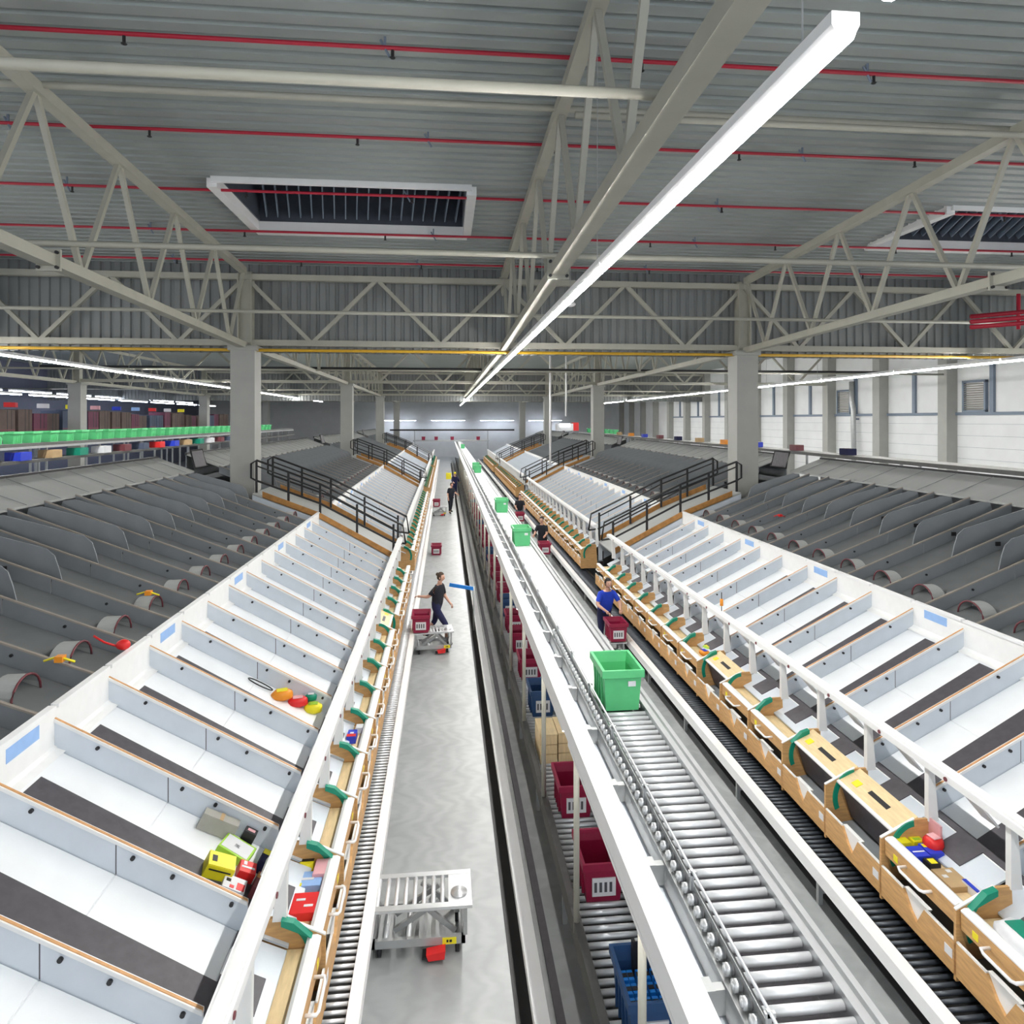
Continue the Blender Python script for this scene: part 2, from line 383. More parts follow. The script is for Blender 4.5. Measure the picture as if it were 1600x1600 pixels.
# roller conveyor builder
def roller_conveyor(label, xa, xb, z, ya, yb, pitch, r, mat_r, fr_in, fr_out, mfa, mfb, n_part=100, leg_to=0, leg_x=None, name='roller_conveyor', leg_step=2.1, fh=.12):
    q = thing(name, label, 'conveyor', (min(fr_in[0], fr_out[0]), ya, 0)); o0 = Vector(q.location)
    def P(nm, b, sm=False):
        me = b.mesh(nm, sm); me.transform(Matrix.Translation(-o0)); return link(nm, me, q)
    P('side_frame', mb(mfa).box(fr_in[0], fr_in[1], ya, yb, z-fh, z+.02+fr_in[2]))
    P('side_frame', mb(mfb).box(fr_out[0], fr_out[1], ya, yb, z-fh, z+.02+fr_out[2]))
    rm = mb(mat_r).tube([(xa, 0, 0), (xb, 0, 0)], r, 10).mesh('roller', True)
    k = 0; y = ya+pitch
    while y < yb-pitch and k < n_part:
        link('roller', rm, q, (-o0.x, y-ya, z-r)); y += pitch; k += 1
    if y < yb-pitch:
        b = mb(mat_r)
        while y < yb-pitch: b.tube([(xa, y, z-r), (xb, y, z-r)], r, 6); y += pitch
        o = P('roller_bed', b, True); o['kind'] = 'stuff'
    P('drip_pan', mb('rubber').box(xa, xb, ya, yb, z-fh-.01, z-fh+.01))
    y = ya+.4
    while y < min(yb, ya+60):
        P('stand', mb('steel_matt').box(xa-.02, xa+.03, y, y+.05, leg_to, z-fh).box(xb-.03, xb+.02, y, y+.05, leg_to, z-fh).box(xa, xb, y+.01, y+.04, leg_to+.12, leg_to+.16)); y += leg_step
    return q
roller_conveyor('low roller conveyor with white rail beside the left aisle', -1.10, -.81, .49, 2.5, 84, .08, .017, 'roller_steel', (-1.13, -1.10, 0), (-.81, -.70, .0), 'steel_matt', 'white_paint')
roller_conveyor('low dark roller conveyor with bright rail beside the right aisle', 4.15, 4.58, .49, 2.5, 84, .08, .020, 'roller_dark', (4.02, 4.15, .0), (4.58, 4.62, 0), 'white_paint', 'black')
roller_conveyor('lower centre roller conveyor carrying red and blue bins', 1.27, 1.83, .65, 2.5, 84, .10, .027, 'roller_steel', (1.19, 1.265, .06), (1.835, 1.88, .04), 'frame_dark', 'steel_matt')
# upper conveyor
def upper_conveyor():
    q = thing('tote_conveyor', 'raised steel roller conveyor carrying green totes down the hall', 'conveyor', (1.7, 2, 2.3)); o0 = Vector(q.location)
    def P(nm, b, sm=False, kind=None):
        me = b.mesh(nm, sm); me.transform(Matrix.Translation(-o0)); o = link(nm, me, q)
        return o
    z = 2.6; ya = 1.6; yb = 88
    P('white_beam', mb('white_paint').box(1.12, 1.27, ya, yb, z-.16, z+.01))
    P('tray', mb('chute_hpl').box(1.27, 1.40, ya, yb, z-.22, z-.2))
    P('side_frame', mb('steel_matt').box(1.40, 1.47, ya, yb, z-.2, z-.04).box(1.46, 1.475, ya, yb, z-.06, z+.05))
    P('side_frame', mb('steel').box(1.915, 1.945, ya, yb, z-.2, z+.03).box(1.945, 2.0, ya, yb, z-.01, z+.0).box(1.985, 2.02, ya, yb, z-.2, z+.035))
    P('guide_rail', mb('steel').tube([(1.455, ya, z+.13), (1.455, yb, z+.13)], .009, 8), True)
    P('guide_rail', mb('steel').tube([(1.475, ya, z+.09), (1.475, yb, z+.09)], .007, 8), True)
    wh = mb('steel').tube([(-.02, 0, 0), (.02, 0, 0)], .03, 10).ell((-.02, 0, 0), (.012, .02, .02), 8, 6).mesh('w', True)
    for k in range(70): link('drive_wheel', wh, q, (1.435-o0.x, ya+.3+.1*k-o0.y, z+.0-o0.z))
    rm = mb('roller_steel').tube([(1.48, 0, 0), (1.91, 0, 0)], .0245, 14).mesh('roller', True); ax = mb('steel').tube([(1.468, 0, 0), (1.925, 0, 0)], .009, 6).mesh('a')
    y = ya+.1
    k = 0
    while y < 6.4:
        o = link('roller', rm, q, (-o0.x, y-o0.y, z-.027-o0.z)); link('axle', ax, o); y += .098; k += 1
    P('under_pan', mb('strip_dark').box(1.47, 1.92, ya, yb, z-.19, z-.18))
    P('belt', mb('belt_white').box(1.485, 1.905, 6.45, yb, z-.03, z+.0))
    y = 2.3
    while y < 60:
        P('cross_bracket', mb('steel_matt').box(1.25, 1.42, y, y+.05, z-.19, z-.06).box(1.25, 1.34, y-.02, y+.07, z-.06, z-.045)); y += .95
    y = 2.9
    while y < 40:
        P('rail_bracket', mb('steel').bar((1.45, y, z+.02), (1.45, y, z+.14), .02, .02).bar((1.43, y, z+.12), (1.48, y, z+.12), .02, .02)); y += .95
    y = 4.07
    while y < 60:
        P('post', mb('steel_cream').tube([(1.215, y, .62), (1.215, y, z-.16)], .028, 10), True)
        P('post', mb('steel_matt').tube([(1.97, y, .0), (1.97, y, z-.2)], .03, 10), True); y += 2.1
upper_conveyor()

# ---------------------------------------------------------------- totes and bins
def tote_parts(m_, w_=.40, l_=.56, h_=.40, label=True, lines=False, card='label_white'):
    tw, tl = w_/2, l_/2; bw, bl = tw*.80, tl*.84; b = mb(m_)
    def ring(sx, sy, z): return [(-sx, -sy, z), (sx, -sy, z), (sx, sy, z), (-sx, sy, z)]
    R = [ring(bw, bl, 0), ring(bw+.02, bl+.02, h_*.78), ring(tw-.02, tl-.02, h_*.80), ring(tw-.02, tl-.02, h_*.86), ring(tw-.005, tl-.005, h_*.87), ring(tw, tl, h_), ring(tw-.022, tl-.022, h_),
         ring(tw-.03, tl-.03, h_*.9), ring(bw, bl, h_*.75), ring(bw-.015, bl-.015, .02)]
    vs = [v for r in R for v in r]; fs = [(3, 2, 1, 0)]
    for i in range(len(R)-1):
        for j in range(4): fs.append((i*4+j, i*4+(j+1) % 4, (i+1)*4+(j+1) % 4, (i+1)*4+j))
    k = (len(R)-1)*4; fs.append((k, k+1, k+2, k+3)); b.add(vs, fs)
    for sx in (-1, 1):
        for t in (-.6, -.2, .2, .6): b.box(sx*(bw+.0), sx*(bw+.03), t*bl-.008, t*bl+.008, .03, h_*.78)
    parts = [('shell', b.mesh('tote'))]
    rim = mb(m_)
    for y in (-tl-.006, tl-.006): rim.box(-tw-.006, tw+.006, y, y+.012, h_-.07, h_)
    for x in (-tw-.006, tw-.006): rim.box(x, x+.012, -tl, tl, h_-.07, h_)
    parts.append(('rim', rim.mesh('rim')))
    if label:
        d = .02 if not lines else .0
        lb = mb(card)
        yb_ = -bl-.028
        if lines: lb.box(-bw*.7, bw*.7, yb_-.003, yb_+.01, h_*.18, h_*.62)
        else: lb.box(tw*.25, tw*.62, yb_-.003, yb_+.01, h_*.60, h_*.72)
        sub = []
        if lines:
            ik = mb('label_ink' if card == 'label_white' else 'label_white')
            for t in range(4): ik.box(-bw*.58+t*bw*.3, -bw*.42+t*bw*.3, yb_-.005, yb_-.002, h_*.28, h_*.52)
            sub = [('print', ik.mesh('ink'))]
        parts.append(('label_card', lb.mesh('lb'), sub))
    return parts
green = tote_parts('tote_green'); redb = tote_parts('bin_red', .42, .58, .40, True, True); blueb = tote_parts('bin_blue', .40, .58, .42, True, True)
plain = [green[0], green[1]]
TOT = [(6.42, 'large green tote nearest the camera where rollers meet white belt'), (14.9, 'green tote on the white belt, second from the camera'), (20.3, 'green tote on the white belt, third from the camera'),
       (35.5, 'green tote far along the white belt, front of a close pair'), (37.6, 'green tote far along the white belt, behind its close neighbour'), (66, 'tiny green tote at the far end of the white belt')]
for y, lb in TOT:
    q = thing('green_tote', lb, 'tote', (1.695, y+.15, 2.602), 0, 'green totes on the raised conveyor'); put(green if y < 25 else plain, q)
BN = [(5.15, 'b', 'dark blue bin full of bright blue packs on the lower conveyor, nearest the camera'), (6.75, 'r', 'red bin with white label card just behind the blue pack bin'), (8.15, 'r', 'red bin in front of the wooden boxes on the lower conveyor'),
      (10.9, 'b', 'dark blue bin behind the wooden boxes on the lower conveyor'), (12.4, 'r', 'red bin with big white card, first behind the second blue bin')]
y = 13.9; k = 0; pat = 'rrbrrrrbrrrrbrrrrrbrrrbrrrrrr'
for k, ch in enumerate(pat):
    nm = 'red' if ch == 'r' else 'blue'
    BN.append((y, ch, '%s bin on the lower conveyor, %s place down the line behind the big white card' % (nm, ORD[k]))); y += 1.25
for y, ch, lb in BN:
    q = thing('red_bin' if ch == 'r' else 'blue_bin', lb, 'bin', (1.55, y, .652), 0, 'bins on the lower conveyor')
    put(redb if ch == 'r' else blueb, q)
def block(name, label, cat, x, y, z, sx, sy, sz, m_, rz=0, parts=(), group=None):
    """carton: body with a lid seam, tape, and printed panels as children"""
    q = thing(name, label, cat, (x, y, z), rz, group)
    b = mb(m_); c = min(sx, sy, sz)*.06
    b.box(-sx/2, sx/2, -sy/2, sy/2, 0, sz-c); b.box(-sx/2+c*.4, sx/2-c*.4, -sy/2+c*.4, sy/2-c*.4, sz-c, sz)
    link('body', b.mesh('b'), q)
    for nm, m2, (a0, a1, b0, b1), face in parts:
        t = mb(m2); e = .003
        if face == 't': t.box(-sx/2+a0*sx, -sx/2+a1*sx, -sy/2+b0*sy, -sy/2+b1*sy, sz, sz+e)
        else: t.box(-sx/2+a0*sx, -sx/2+a1*sx, -sy/2-e, -sy/2, b0*sz, b1*sz)
        link(nm, t.mesh('p'), q)
    return q
for i, (dx, dy) in enumerate(((-.13, 0), (.13, .02))):
    q = thing('wooden_box', ('light wooden stacked crate before the blue bin, its left half', 'light wooden stacked crate before the blue bin, its right half')[i], 'crate', (1.55+dx, 9.45+dy, .652))
    for k in range(3): link('board', mb('wood_light').box(-.12, .12, -.26, .26, .0+k*.13, .12+k*.13).mesh('b'), q)
    link('lid', mb('wood_light').box(-.125, .125, -.265, .265, .385, .40).mesh('l'), q)
for i, x in enumerate((-.12, -.07, .0, .06, .12)):
    for j in range(3):
        block('blue_pack', 'bright blue pack in the dark blue bin, %s row %s from its left wall' % (ORD[j], ORD[i]), 'pack', 1.55+x, 5.02+j*.13, .68, .045, .10, .26, 'bright_blue', 0, (('band', 'black', (0, 1, .3, .7), 't'),), 'bright blue packs in the bin')
block('black_case', 'tall black case standing up in the blue bin', 'case', 1.56, 5.38, .68, .08, .05, .46, 'black', .1, (('handle', 'steel_matt', (.3, .7, .2, .8), 't'),))

# ---------------------------------------------------------------- chute banks
SLOPES = {-1: (2.64, 3.98, 4.36), 1: (2.52, 3.85, 4.22)}     # ridge top, slope head, apron head
UC = 4.3
def build_bank_meshes(s):
    zr, zh, za = SLOPES[s]
    X = lambda u: s*(u-UC)
    P = {}
    lo_u, lo_z = 3.33, 1.27; hi_u, hi_z = 5.33, zr-.26
    def zf(u): return lo_z+(hi_z-lo_z)*(u-lo_u)/(hi_u-lo_u)
    mid = 4.33
    f = mb('chute_white')
    for a, c in ((lo_u, mid-.006), (mid+.006, hi_u)):
        f.prism([(X(a), zf(a)), (X(c), zf(c)), (X(c), zf(c)-.02), (X(a), zf(a)-.02)], .02, .98)
    f.prism([(X(mid-.01), zf(mid)-.004), (X(mid+.01), zf(mid)-.004), (X(mid+.01), zf(mid)-.02), (X(mid-.01), zf(mid)-.02)], .02, .98)
    g = mb('strip_dark'); g.add([(X(u), y_, zf(u)+dz) for dz in (0, .005) for u, y_ in ((3.36, .03), (5.22, .03), (5.22, .59), (3.36, .49))], [(0, 1, 2, 3), (4, 5, 6, 7), (0, 1, 5, 4), (1, 2, 6, 5), (2, 3, 7, 6), (3, 0, 4, 7)])
    def zt(u): return zf(u)+.27
    d = mb('chute_hpl')
    for a, c in ((lo_u, mid-.005), (mid+.005, hi_u)):
        d.prism([(X(a), zf(a)-.02), (X(c), zf(c)-.02), (X(c), zt(c)-.02), (X(a), zt(a)-.02)], -.012, .012)
    d.use('strip_dark').prism([(X(mid-.006), zf(mid)), (X(mid+.006), zf(mid)), (X(mid+.006), zt(mid)-.03), (X(mid-.006), zt(mid)-.03)], -.009, .009)
    band = mb('edge_white').prism([(X(lo_u), zt(lo_u)-.03), (X(hi_u), zt(hi_u)-.03), (X(hi_u), zt(hi_u)), (X(lo_u), zt(lo_u))], -.022, -.006).prism([(X(lo_u), zt(lo_u)-.03), (X(hi_u), zt(hi_u)-.03), (X(hi_u), zt(hi_u)), (X(lo_u), zt(lo_u))], .006, .022)
    es = mb('edge_wood').prism([(X(lo_u), zt(lo_u)-.02), (X(hi_u), zt(hi_u)-.02), (X(hi_u), zt(hi_u)+.006), (X(lo_u), zt(lo_u)+.006)], -.010, .010)
    bolts = []
    bm_ = mb('black').tube([(0, -.032, 0), (0, .0, 0)], .017, 10).mesh('bolt')
    P['bolt'] = bm_; P['bolt_at'] = [(X(u), 0, zt(u)-.075) for u in (3.45, 3.9, 4.2, 4.95)]
    e = mb('edge_white').box(X(hi_u), X(hi_u+.03), .0, 1.0, hi_z-.02, zr+.12)
    e.prism([(X(hi_u-.03), hi_z), (X(hi_u-.1), hi_z-.03), (X(hi_u), hi_z-.03), (X(hi_u), hi_z+.03)], .0, 1.0)
    rim = mb('white_paint').box(X(hi_u-.02), X(hi_u+.05), 0.02, .98, zr+.10, zr+.135)
    stick = mb('sticker_blue').box(X(hi_u-.004), X(hi_u), .3, .75, zr-.06, zr+.06)
    fl = mb('chute_hpl').prism([(X(3.33), zf(3.33)), (X(3.02), 1.13), (X(3.02), 1.11), (X(3.33), zf(3.33)-.02)], .02, .98)
    fl.use('strip_dark').prism([(X(3.36), zf(3.36)+.012), (X(3.10), 1.175), (X(3.10), 1.165), (X(3.36), zf(3.36)+.002)], .34, .66)
    fl.prism([(X(3.40), zf(3.40)+.012), (X(3.34), zf(3.34)+.012), (X(3.34), zf(3.34)+.002), (X(3.40), zf(3.40)+.002)], .02, .98)
    fl.prism([(X(3.33), zf(3.33)), (X(3.36), zf(3.33)+.0), (X(3.33), zf(3.33)-.2), (X(3.30), zf(3.33)-.2)], .02, .98)
    P['lower'] = [('floor_panel', f.mesh('f')), ('guide_strip', g.mesh('g')), ('end_wall', e.mesh('e'), [('rim', rim.mesh('r'))]), ('outlet_flap', fl.mesh('fl')),
                  ('divider', d.mesh('d'), [('edge_band', band.mesh('b')), ('edge_strip', es.mesh('es'))])]
    P['sticker'] = stick.mesh('st')
    # one-mesh version for the distance
    far = mb('chute_white').prism([(X(lo_u), lo_z), (X(hi_u), hi_z), (X(hi_u), hi_z-.02), (X(lo_u), lo_z-.02)], .02, .98)
    far.use('chute_hpl').prism([(X(lo_u), lo_z), (X(hi_u), hi_z), (X(hi_u), zt(hi_u)), (X(lo_u), zt(lo_u))], -.02, .02)
    far.use('edge_white').box(X(hi_u), X(hi_u+.03), 0, 1, hi_z, zr+.12)
    P['lower_far'] = far.mesh('far')
    # upper chute
    ua, ub = 5.37, 8.77
    def z2(u): return zr+(zh-zr)*(u-5.33)/(8.77-5.33)
    def slab(b, a, c, dz0, dz1, y0, y1): return b.prism([(X(a), z2(a)+dz0), (X(c), z2(c)+dz0), (X(c), z2(c)+dz1), (X(a), z2(a)+dz1)], y0, y1)
    f2 = slab(mb('upper_floor'), ua, ub, -.24, -.22, .02, .98)
    d2 = slab(slab(mb('upper_side'), ua, 7.0, -.24, -.02, -.012, .012), 7.02, ub, -.24, -.02, -.012, .012)
    e2 = slab(mb('upper_edge'), ua, ub, -.02, .0, -.018, .018)
    wing = [(7.1, .0), (7.16, .16), (7.28, .22), (8.45, .10), (8.65, 0)]
    fp = mb('upper_side').prism([(X(u), z2(u)+dz-.2) for u, dz in [(7.05, .0)]+[(u, dz+.2) for u, dz in wing]+[(8.7, 0)]], .34, .36)
    fp.use('black').tube([(X(7.1), .35, z2(7.1)-.2), (X(8.6), .35, z2(8.6)-.2)], .02, 6)
    scoop = mb('apron')
    pts = [(X(5.9)+.0, .55+.24*math.cos(a), z2(5.9)-.22+.22*math.sin(a)) for a in [PI*i/10 for i in range(11)]]
    pt2 = [(X(6.12)+.0, .55+.24*math.cos(a), z2(6.12)-.25+.16*math.sin(a)) for a in [PI*i/10 for i in range(11)]]
    vs = pts+pt2; scoop.add(vs, [(i, i+1, i+12, i+11) for i in range(10)])
    cab = mb('maroon').tube(pts, .012, 6)
    b2 = mb('black')
    b2.box(X(7.6)-.04, X(7.6)+.04, -.035, -.01, z2(7.6)-.14, z2(7.6)-.07)
    b2.tube([(X(6.3), -.03, z2(6.3)-.1), (X(6.3), 0, z2(6.3)-.1)], .018, 8); 
    P['upper'] = [('floor_panel', f2.mesh('f2')), ('divider', d2.mesh('d2'), [('edge_strip', e2.mesh('e2')), ('bolt', b2.mesh('b2'))]), ('flap', fp.mesh('fp')), ('scoop', scoop.mesh('sc'), [('cable', cab.mesh('c', True))])]
    far = slab(mb('upper_floor'), ua, ub, -.24, -.22, .02, .98); slab(far.use('upper_side'), ua, ub, -.24, 0, -.02, .02)
    P['upper_far'] = far.mesh('uf')
    return P
def build_bin_meshes(s):
    U = 2.68
    X = lambda u: s*(u-U)
    P = {}
    fb = mb('wood')
    poly = [(0, .60), (1, .60), (1, .89), (.66, .89), (.56, .76), (.48, .70), (.38, .89), (0, .89)]
    fb.prism(poly, X(U), X(U+.025), 'x')
    lip = mb('edge_white').box(X(U+.002), X(U+.022), .67, .985, .89, .905).box(X(U+.002), X(U+.022), .0, .37, .89, .905).prism([(.36, .90), (.68, .90), (.56, .74), (.48, .68)], X(U+.026), X(U+.07), 'x')
    sc_ = mb('label_white').box(X(U-.003), X(U), .03, .12, .72, .80)
    tf = mb('upper_side').prism([(X(U+.03), .72), (X(U+.75), .80), (X(U+.75), .78), (X(U+.03), .70)], .02, .98)
    tf.use('black').box(X(U+.75), X(U+.77), .02, .98, .56, 1.1)
    dp = [(U, .56), (U, 1.17), (U+.36, 1.34), (U+.52, 1.34), (U+.56, .56)]
    dv = mb('wood').prism([(X(a), z) for a, z in dp], -.014, .014)
    top = mb('edge_white').prism([(X(U+.0), 1.17), (X(U+.36), 1.34), (X(U+.36), 1.352), (X(U+.0), 1.182)], -.014, .014)
    arc = mb('green_grip')
    pr = []
    for i in range(13):
        a = PI*(.52+.62*i/12); pr.append((a, ))
    inner = [(U+.36+.22*math.cos(a[0]), 1.02+.26*math.sin(a[0])) for a in pr]; outer = [(U+.36+.275*math.cos(a[0]), 1.02+.315*math.sin(a[0])) for a in pr]
    n_ = len(pr)
    for i in range(n_-1):
        arc.prism([(X(inner[i][0]), inner[i][1]), (X(inner[i+1][0]), inner[i+1][1]), (X(outer[i+1][0]), outer[i+1][1]), (X(outer[i][0]), outer[i][1])], -.03, -.014)
    arcm = arc.mesh('arc')
    grip = mb('green_grip').prism([(X(U+.10), 1.20), (X(U+.34), 1.31), (X(U+.34), 1.36), (X(U+.24), 1.33)], -.075, -.014)
    P['divider'] = ('divider', dv.mesh('dv'), [('edge_strip', top.mesh('t')), ('green_handle', arcm)])
    P['divider_b'] = ('divider', dv.mesh('dv2'), [('edge_strip', top.mesh('t2')), ('green_handle', arcm), ('green_grip', grip.mesh('g'))])
    P['front'] = ('front_board', fb.mesh('fb'), [('lip', lip.mesh('lip')), ('scan_label', sc_.mesh('s'))])
    P['floor'] = ('tray_floor', tf.mesh('tf'))
    # open drawer
    dr = mb('wood').box(X(U+.03), X(U+.055), .03, .97, 1.02, 1.17)
    dw = mb('edge_white').prism([(X(U+.028), 1.17), (X(U+.028), 1.185), (X(U+.06), 1.20), (X(U+.11), 1.20), (X(U+.14), 1.18), (X(U+.14), 1.16)], .03, .97).box(X(U+.055), X(U+.075), .03, .97, 1.02, 1.17)
    dfl = mb('wood_light').box(X(U+.07), X(U+.50), .03, .97, 1.07, 1.09).box(X(U+.49), X(U+.51), .03, .97, 1.07, 1.17)
    hp = [(X(U+.03), .32, 1.10), (X(U-.05), .32, 1.10), (X(U-.06), .36, 1.09), (X(U-.06), .62, 1.09), (X(U-.05), .66, 1.10), (X(U+.03), .66, 1.10)]
    hd = mb('white_paint').tube(hp, .014, 8)
    st = mb('yellow').box(X(U+.026), X(U+.03), .78, .84, 1.05, 1.11)
    P['drawer'] = ('drawer', dr.mesh('dr'), [('liner', dw.mesh('dw')), ('drawer_floor', dfl.mesh('df')), ('handle', hd.mesh('h', True)), ('sticker', st.mesh('st'))])
    # raised lid
    ld = mb('wood_light').prism([(X(U+.16), 1.22), (X(U+.42), 1.33), (X(U+.42), 1.345), (X(U+.16), 1.235)], .02, .98)
    le = mb('edge_white').prism([(X(U+.13), 1.205), (X(U+.16), 1.22), (X(U+.16), 1.236), (X(U+.13), 1.222)], .02, .98)
    sl = mb('black').prism([(X(U+.26), 1.279), (X(U+.31), 1.30), (X(U+.31), 1.303), (X(U+.26), 1.282)], .28, .60)
    ys = mb('yellow').prism([(X(U+.22), 1.263), (X(U+.30), 1.297), (X(U+.30), 1.300), (X(U+.22), 1.266)], .74, .84)
    ip = mb('strip_dark').prism([(X(U+.30), .80), (X(U+.17), 1.21), (X(U+.19), 1.21), (X(U+.32), .80)], .03, .97)
    P['lid'] = ('lid', ld.mesh('ld'), [('edge_strip', le.mesh('le')), ('slot', sl.mesh('sl')), ('sticker', ys.mesh('ys')), ('inner_panel', ip.mesh('ip'))])
    far = mb('wood').prism(poly, X(U), X(U+.025), 'x').prism([(X(a), z) for a, z in dp], -.014, .014).box(X(U+.03), X(U+.055), .03, .97, 1.0, 1.17)
    far.use('edge_white').box(X(U+.028), X(U+.08), .03, .97, 1.17, 1.185); far.use('wood_light').box(X(U+.07), X(U+.42), .03, .97, 1.03, 1.045)
    far.use('green_grip').prism([(X(U+.10), 1.20), (X(U+.34), 1.31), (X(U+.34), 1.36), (X(U+.24), 1.33)], -.075, -.014)
    P['far'] = far.mesh('far')
    return P
SECS = [(1.58, 18, 'near'), (21.75, 18, 'second'), (42.05, 18, 'third'), (62.3, 16, 'fourth')]
SIDE = {-1: 'left', 1: 'right'}
MESH = {s: build_bank_meshes(s) for s in (-1, 1)}; BINM = {s: build_bin_meshes(s) for s in (-1, 1)}
for s in (-1, 1):
    zr, zh, za = SLOPES[s]; P = MESH[s]; B = BINM[s]; sd = SIDE[s]
    for si, (ys, cnt, sn) in enumerate(SECS):
        mark = 'the %s handrailed walkway' % ORD[si] if si < 3 else 'the far end wall'
        ylast = ys+cnt
        for k in range(cnt):
            y = ys+k; o_ = ORD[cnt-1-k]; at = 'on the %s, %s before %s' % (sd, o_, mark)
            if si == 0 and k == 0: pass
            if si < 2:
                q = thing('sorting_chute', 'white sloping sorting chute %s' % at, 'chute', (CX+s*UC, y, 0), 0, 'white lower chutes %s bank %s' % (sd, sn))
                put(P['lower'], q)
                if si == 0:
                    dv = [c for c in q.children if c.name.startswith('divider')][0]
                    for p_ in P['bolt_at']: link('bolt', P['bolt'], dv, p_)
                if k % 3 == 1: link('blue_sticker', P['sticker'], q)
                q = thing('overhead_chute', 'dark grey upper chute %s' % at, 'chute', (CX+s*UC, y, 0), 0, 'grey upper chutes %s bank %s' % (sd, sn))
                put(P['upper'], q)
            else:
                tag(link('sorting_chute', P['lower_far'], None, (CX+s*UC, y, 0)), 'white sloping sorting chute %s' % at, 'chute', 'white lower chutes %s bank %s' % (sd, sn))
                tag(link('overhead_chute', P['upper_far'], None, (CX+s*UC, y, 0)), 'dark grey upper chute %s' % at, 'chute', 'grey upper chutes %s bank %s' % (sd, sn))
            yb = y+(.07 if s < 0 else -.18)
            if si < 2:
                lid = (s > 0 and si == 0 and k in (5, 6, 9)) or (s < 0 and si == 0 and k in (12,))
                q = thing('collecting_bin', ('wooden bin with closed lid, %s' if lid else 'wooden bin with open drawer, %s') % at, 'bin', (1.70+s*2.68, yb, 0), 0, 'wooden bins %s bank %s' % (sd, sn))
                put([B['front'], B['floor'], B['lid' if lid else 'drawer'], B['divider' if lid else 'divider_b']], q)
            else:
                tag(link('collecting_bin', B['far'], None, (1.70+s*2.68, yb, 0)), 'small wooden bin %s' % at, 'bin', 'wooden bins %s bank %s' % (sd, sn))
        # guard rail with posts
        xr = 1.80+s*3.11
        q = thing('guard_rail', 'long white rail over the bins on the %s, %s bank' % (sd, sn), 'rail', (xr, ys, 1.88))
        link('rail', mb('white_paint').box(-.075, .075, -.1, cnt+.3, 0, .07).mesh('r'), q)
        link('cover_strip', mb('edge_white').box(-.05, .05, -.1, cnt+.3, .07, .085).mesh('r'), q)
        pm = mb('edge_white').prism([(-.03, 0), (.03, 0), (.05+s*.03, -.56), (-.06+s*.03, -.56)], -.03, .03).mesh('post')
        dm = mb('maroon').tube([(-s*.085, 0, .03), (-s*.07, 0, .03)], .022, 8).mesh('d')
        cm = mb('white_paint').bar((0, -.2, -.02), (s*.22, -.2, -.28), .2, .02).mesh('br')
        for k in range(cnt+1):
            link('post', pm, q, (0, k+(.07 if s < 0 else -.18), 0))
            if si == 0 and k < cnt: link('button', dm, q, (0, k+.5, .0))
            if si < 2 and k < cnt: link('bracket', cm, q, (0, k+.5, 0))
        # apron
        q = thing('apron_panel', 'light grey sloping apron above the %s bank, %s section' % (sd, sn), 'panel', (CX+s*8.77, ys, zh))
        slb = mb('apron').prism([(0, -.02), (s*.98, za-zh-.02), (s*.98, za-zh-.06), (0, -.06)], 0, cnt+.1).use('upper_side')
        for k in range(cnt): slb.bar((0, k+.5, -.016), (s*.97, k+.5, za-zh-.016), .012, .006)
        link('slab', slb.mesh('a'), q)
        link('top_edge', mb('black').box(s*.96, s*1.03, 0, cnt+.1, za-zh-.06, za-zh+.02).mesh('a'), q)
        link('back_panel', mb('upper_side').box(s*.98, s*1.0, 0, cnt+.1, -zh, za-zh-.05).mesh('a'), q)
    # walkways with handrails and wooden side boards
    for wi, yw in enumerate((19.75, 39.95, 60.25)):
        L0 = Vector((CX+s*3.25, 0, 1.45)); L1 = Vector((CX+s*5.33, 0, zr)); L2 = Vector((CX+s*7.18, 0, zr+(zh-zr)*(7.18-5.33)/3.44))
        y0, y1 = yw-.15, yw+1.97
        q = thing('walkway', 'wood edged sloping walkway across the %s bank, %s from the camera' % (sd, ORD[wi]), 'walkway', (L0.x, yw, 0)); O = Vector((L0.x, yw, 0))
        dk = mb('apron')
        for a, c in ((L0, L1), (L1, L2)):
            dk.prism([(a.x-O.x, a.z-.04), (c.x-O.x, c.z-.04), (c.x-O.x, c.z-.08), (a.x-O.x, a.z-.08)], y0-yw, y1-yw)
        link('deck', dk.mesh('d'), q)
        for yy in (y0-yw, y1-yw-.04):
            sb = mb('wood_step')
            for a, c in ((L0, L1), (L1, Vector((CX+s*6.9, 0, zr+(zh-zr)*(6.9-5.33)/3.44)))):
                sb.prism([(a.x-O.x, a.z-.06), (c.x-O.x, c.z-.06), (c.x-O.x, c.z+.12), (a.x-O.x, a.z+.12)], yy, yy+.04)
            link('side_board', sb.mesh('s'), q)
            sk_ = mb('chute_hpl')
            for a, c in ((L0, L1), (L1, L2)): sk_.prism([(a.x-O.x, a.z-.06), (c.x-O.x, c.z-.06), (c.x-O.x, c.z-.7), (a.x-O.x, a.z-.7)], yy+.005, yy+.03)
            link('skirt', sk_.mesh('sk'), q)
        for yi, yy in enumerate((y0+.15, y1-.15)):
            h = thing('handrail', 'black steel handrail on the %s %s walkway, %s side' % (ORD[wi], sd, ('camera', 'far')[yi]), 'handrail', (L0.x, yy, 0))
            Q0, Q1, Q2 = [Vector((v.x-L0.x, 0, v.z)) for v in (L0, L1, Vector((CX+s*7.1, 0, zr+(zh-zr)*(7.1-5.33)/3.44)))]
            A0 = Q0+Vector((-s*.35, 0, -.1))
            up = Vector((0, 0, 1)); r = .030
            top = mb('black').tube([A0+up*.45, A0+up*.98+Vector((s*.08, 0, 0)), Q1+up*.92, Q2+up*.92, Q2+up*.82+Vector((s*.15, 0, 0)), Q2+up*.42+Vector((s*.15, 0, 0)), Q2+up*.34, Q1+up*.36, Q0+up*.40, A0+up*.45], r, 8)
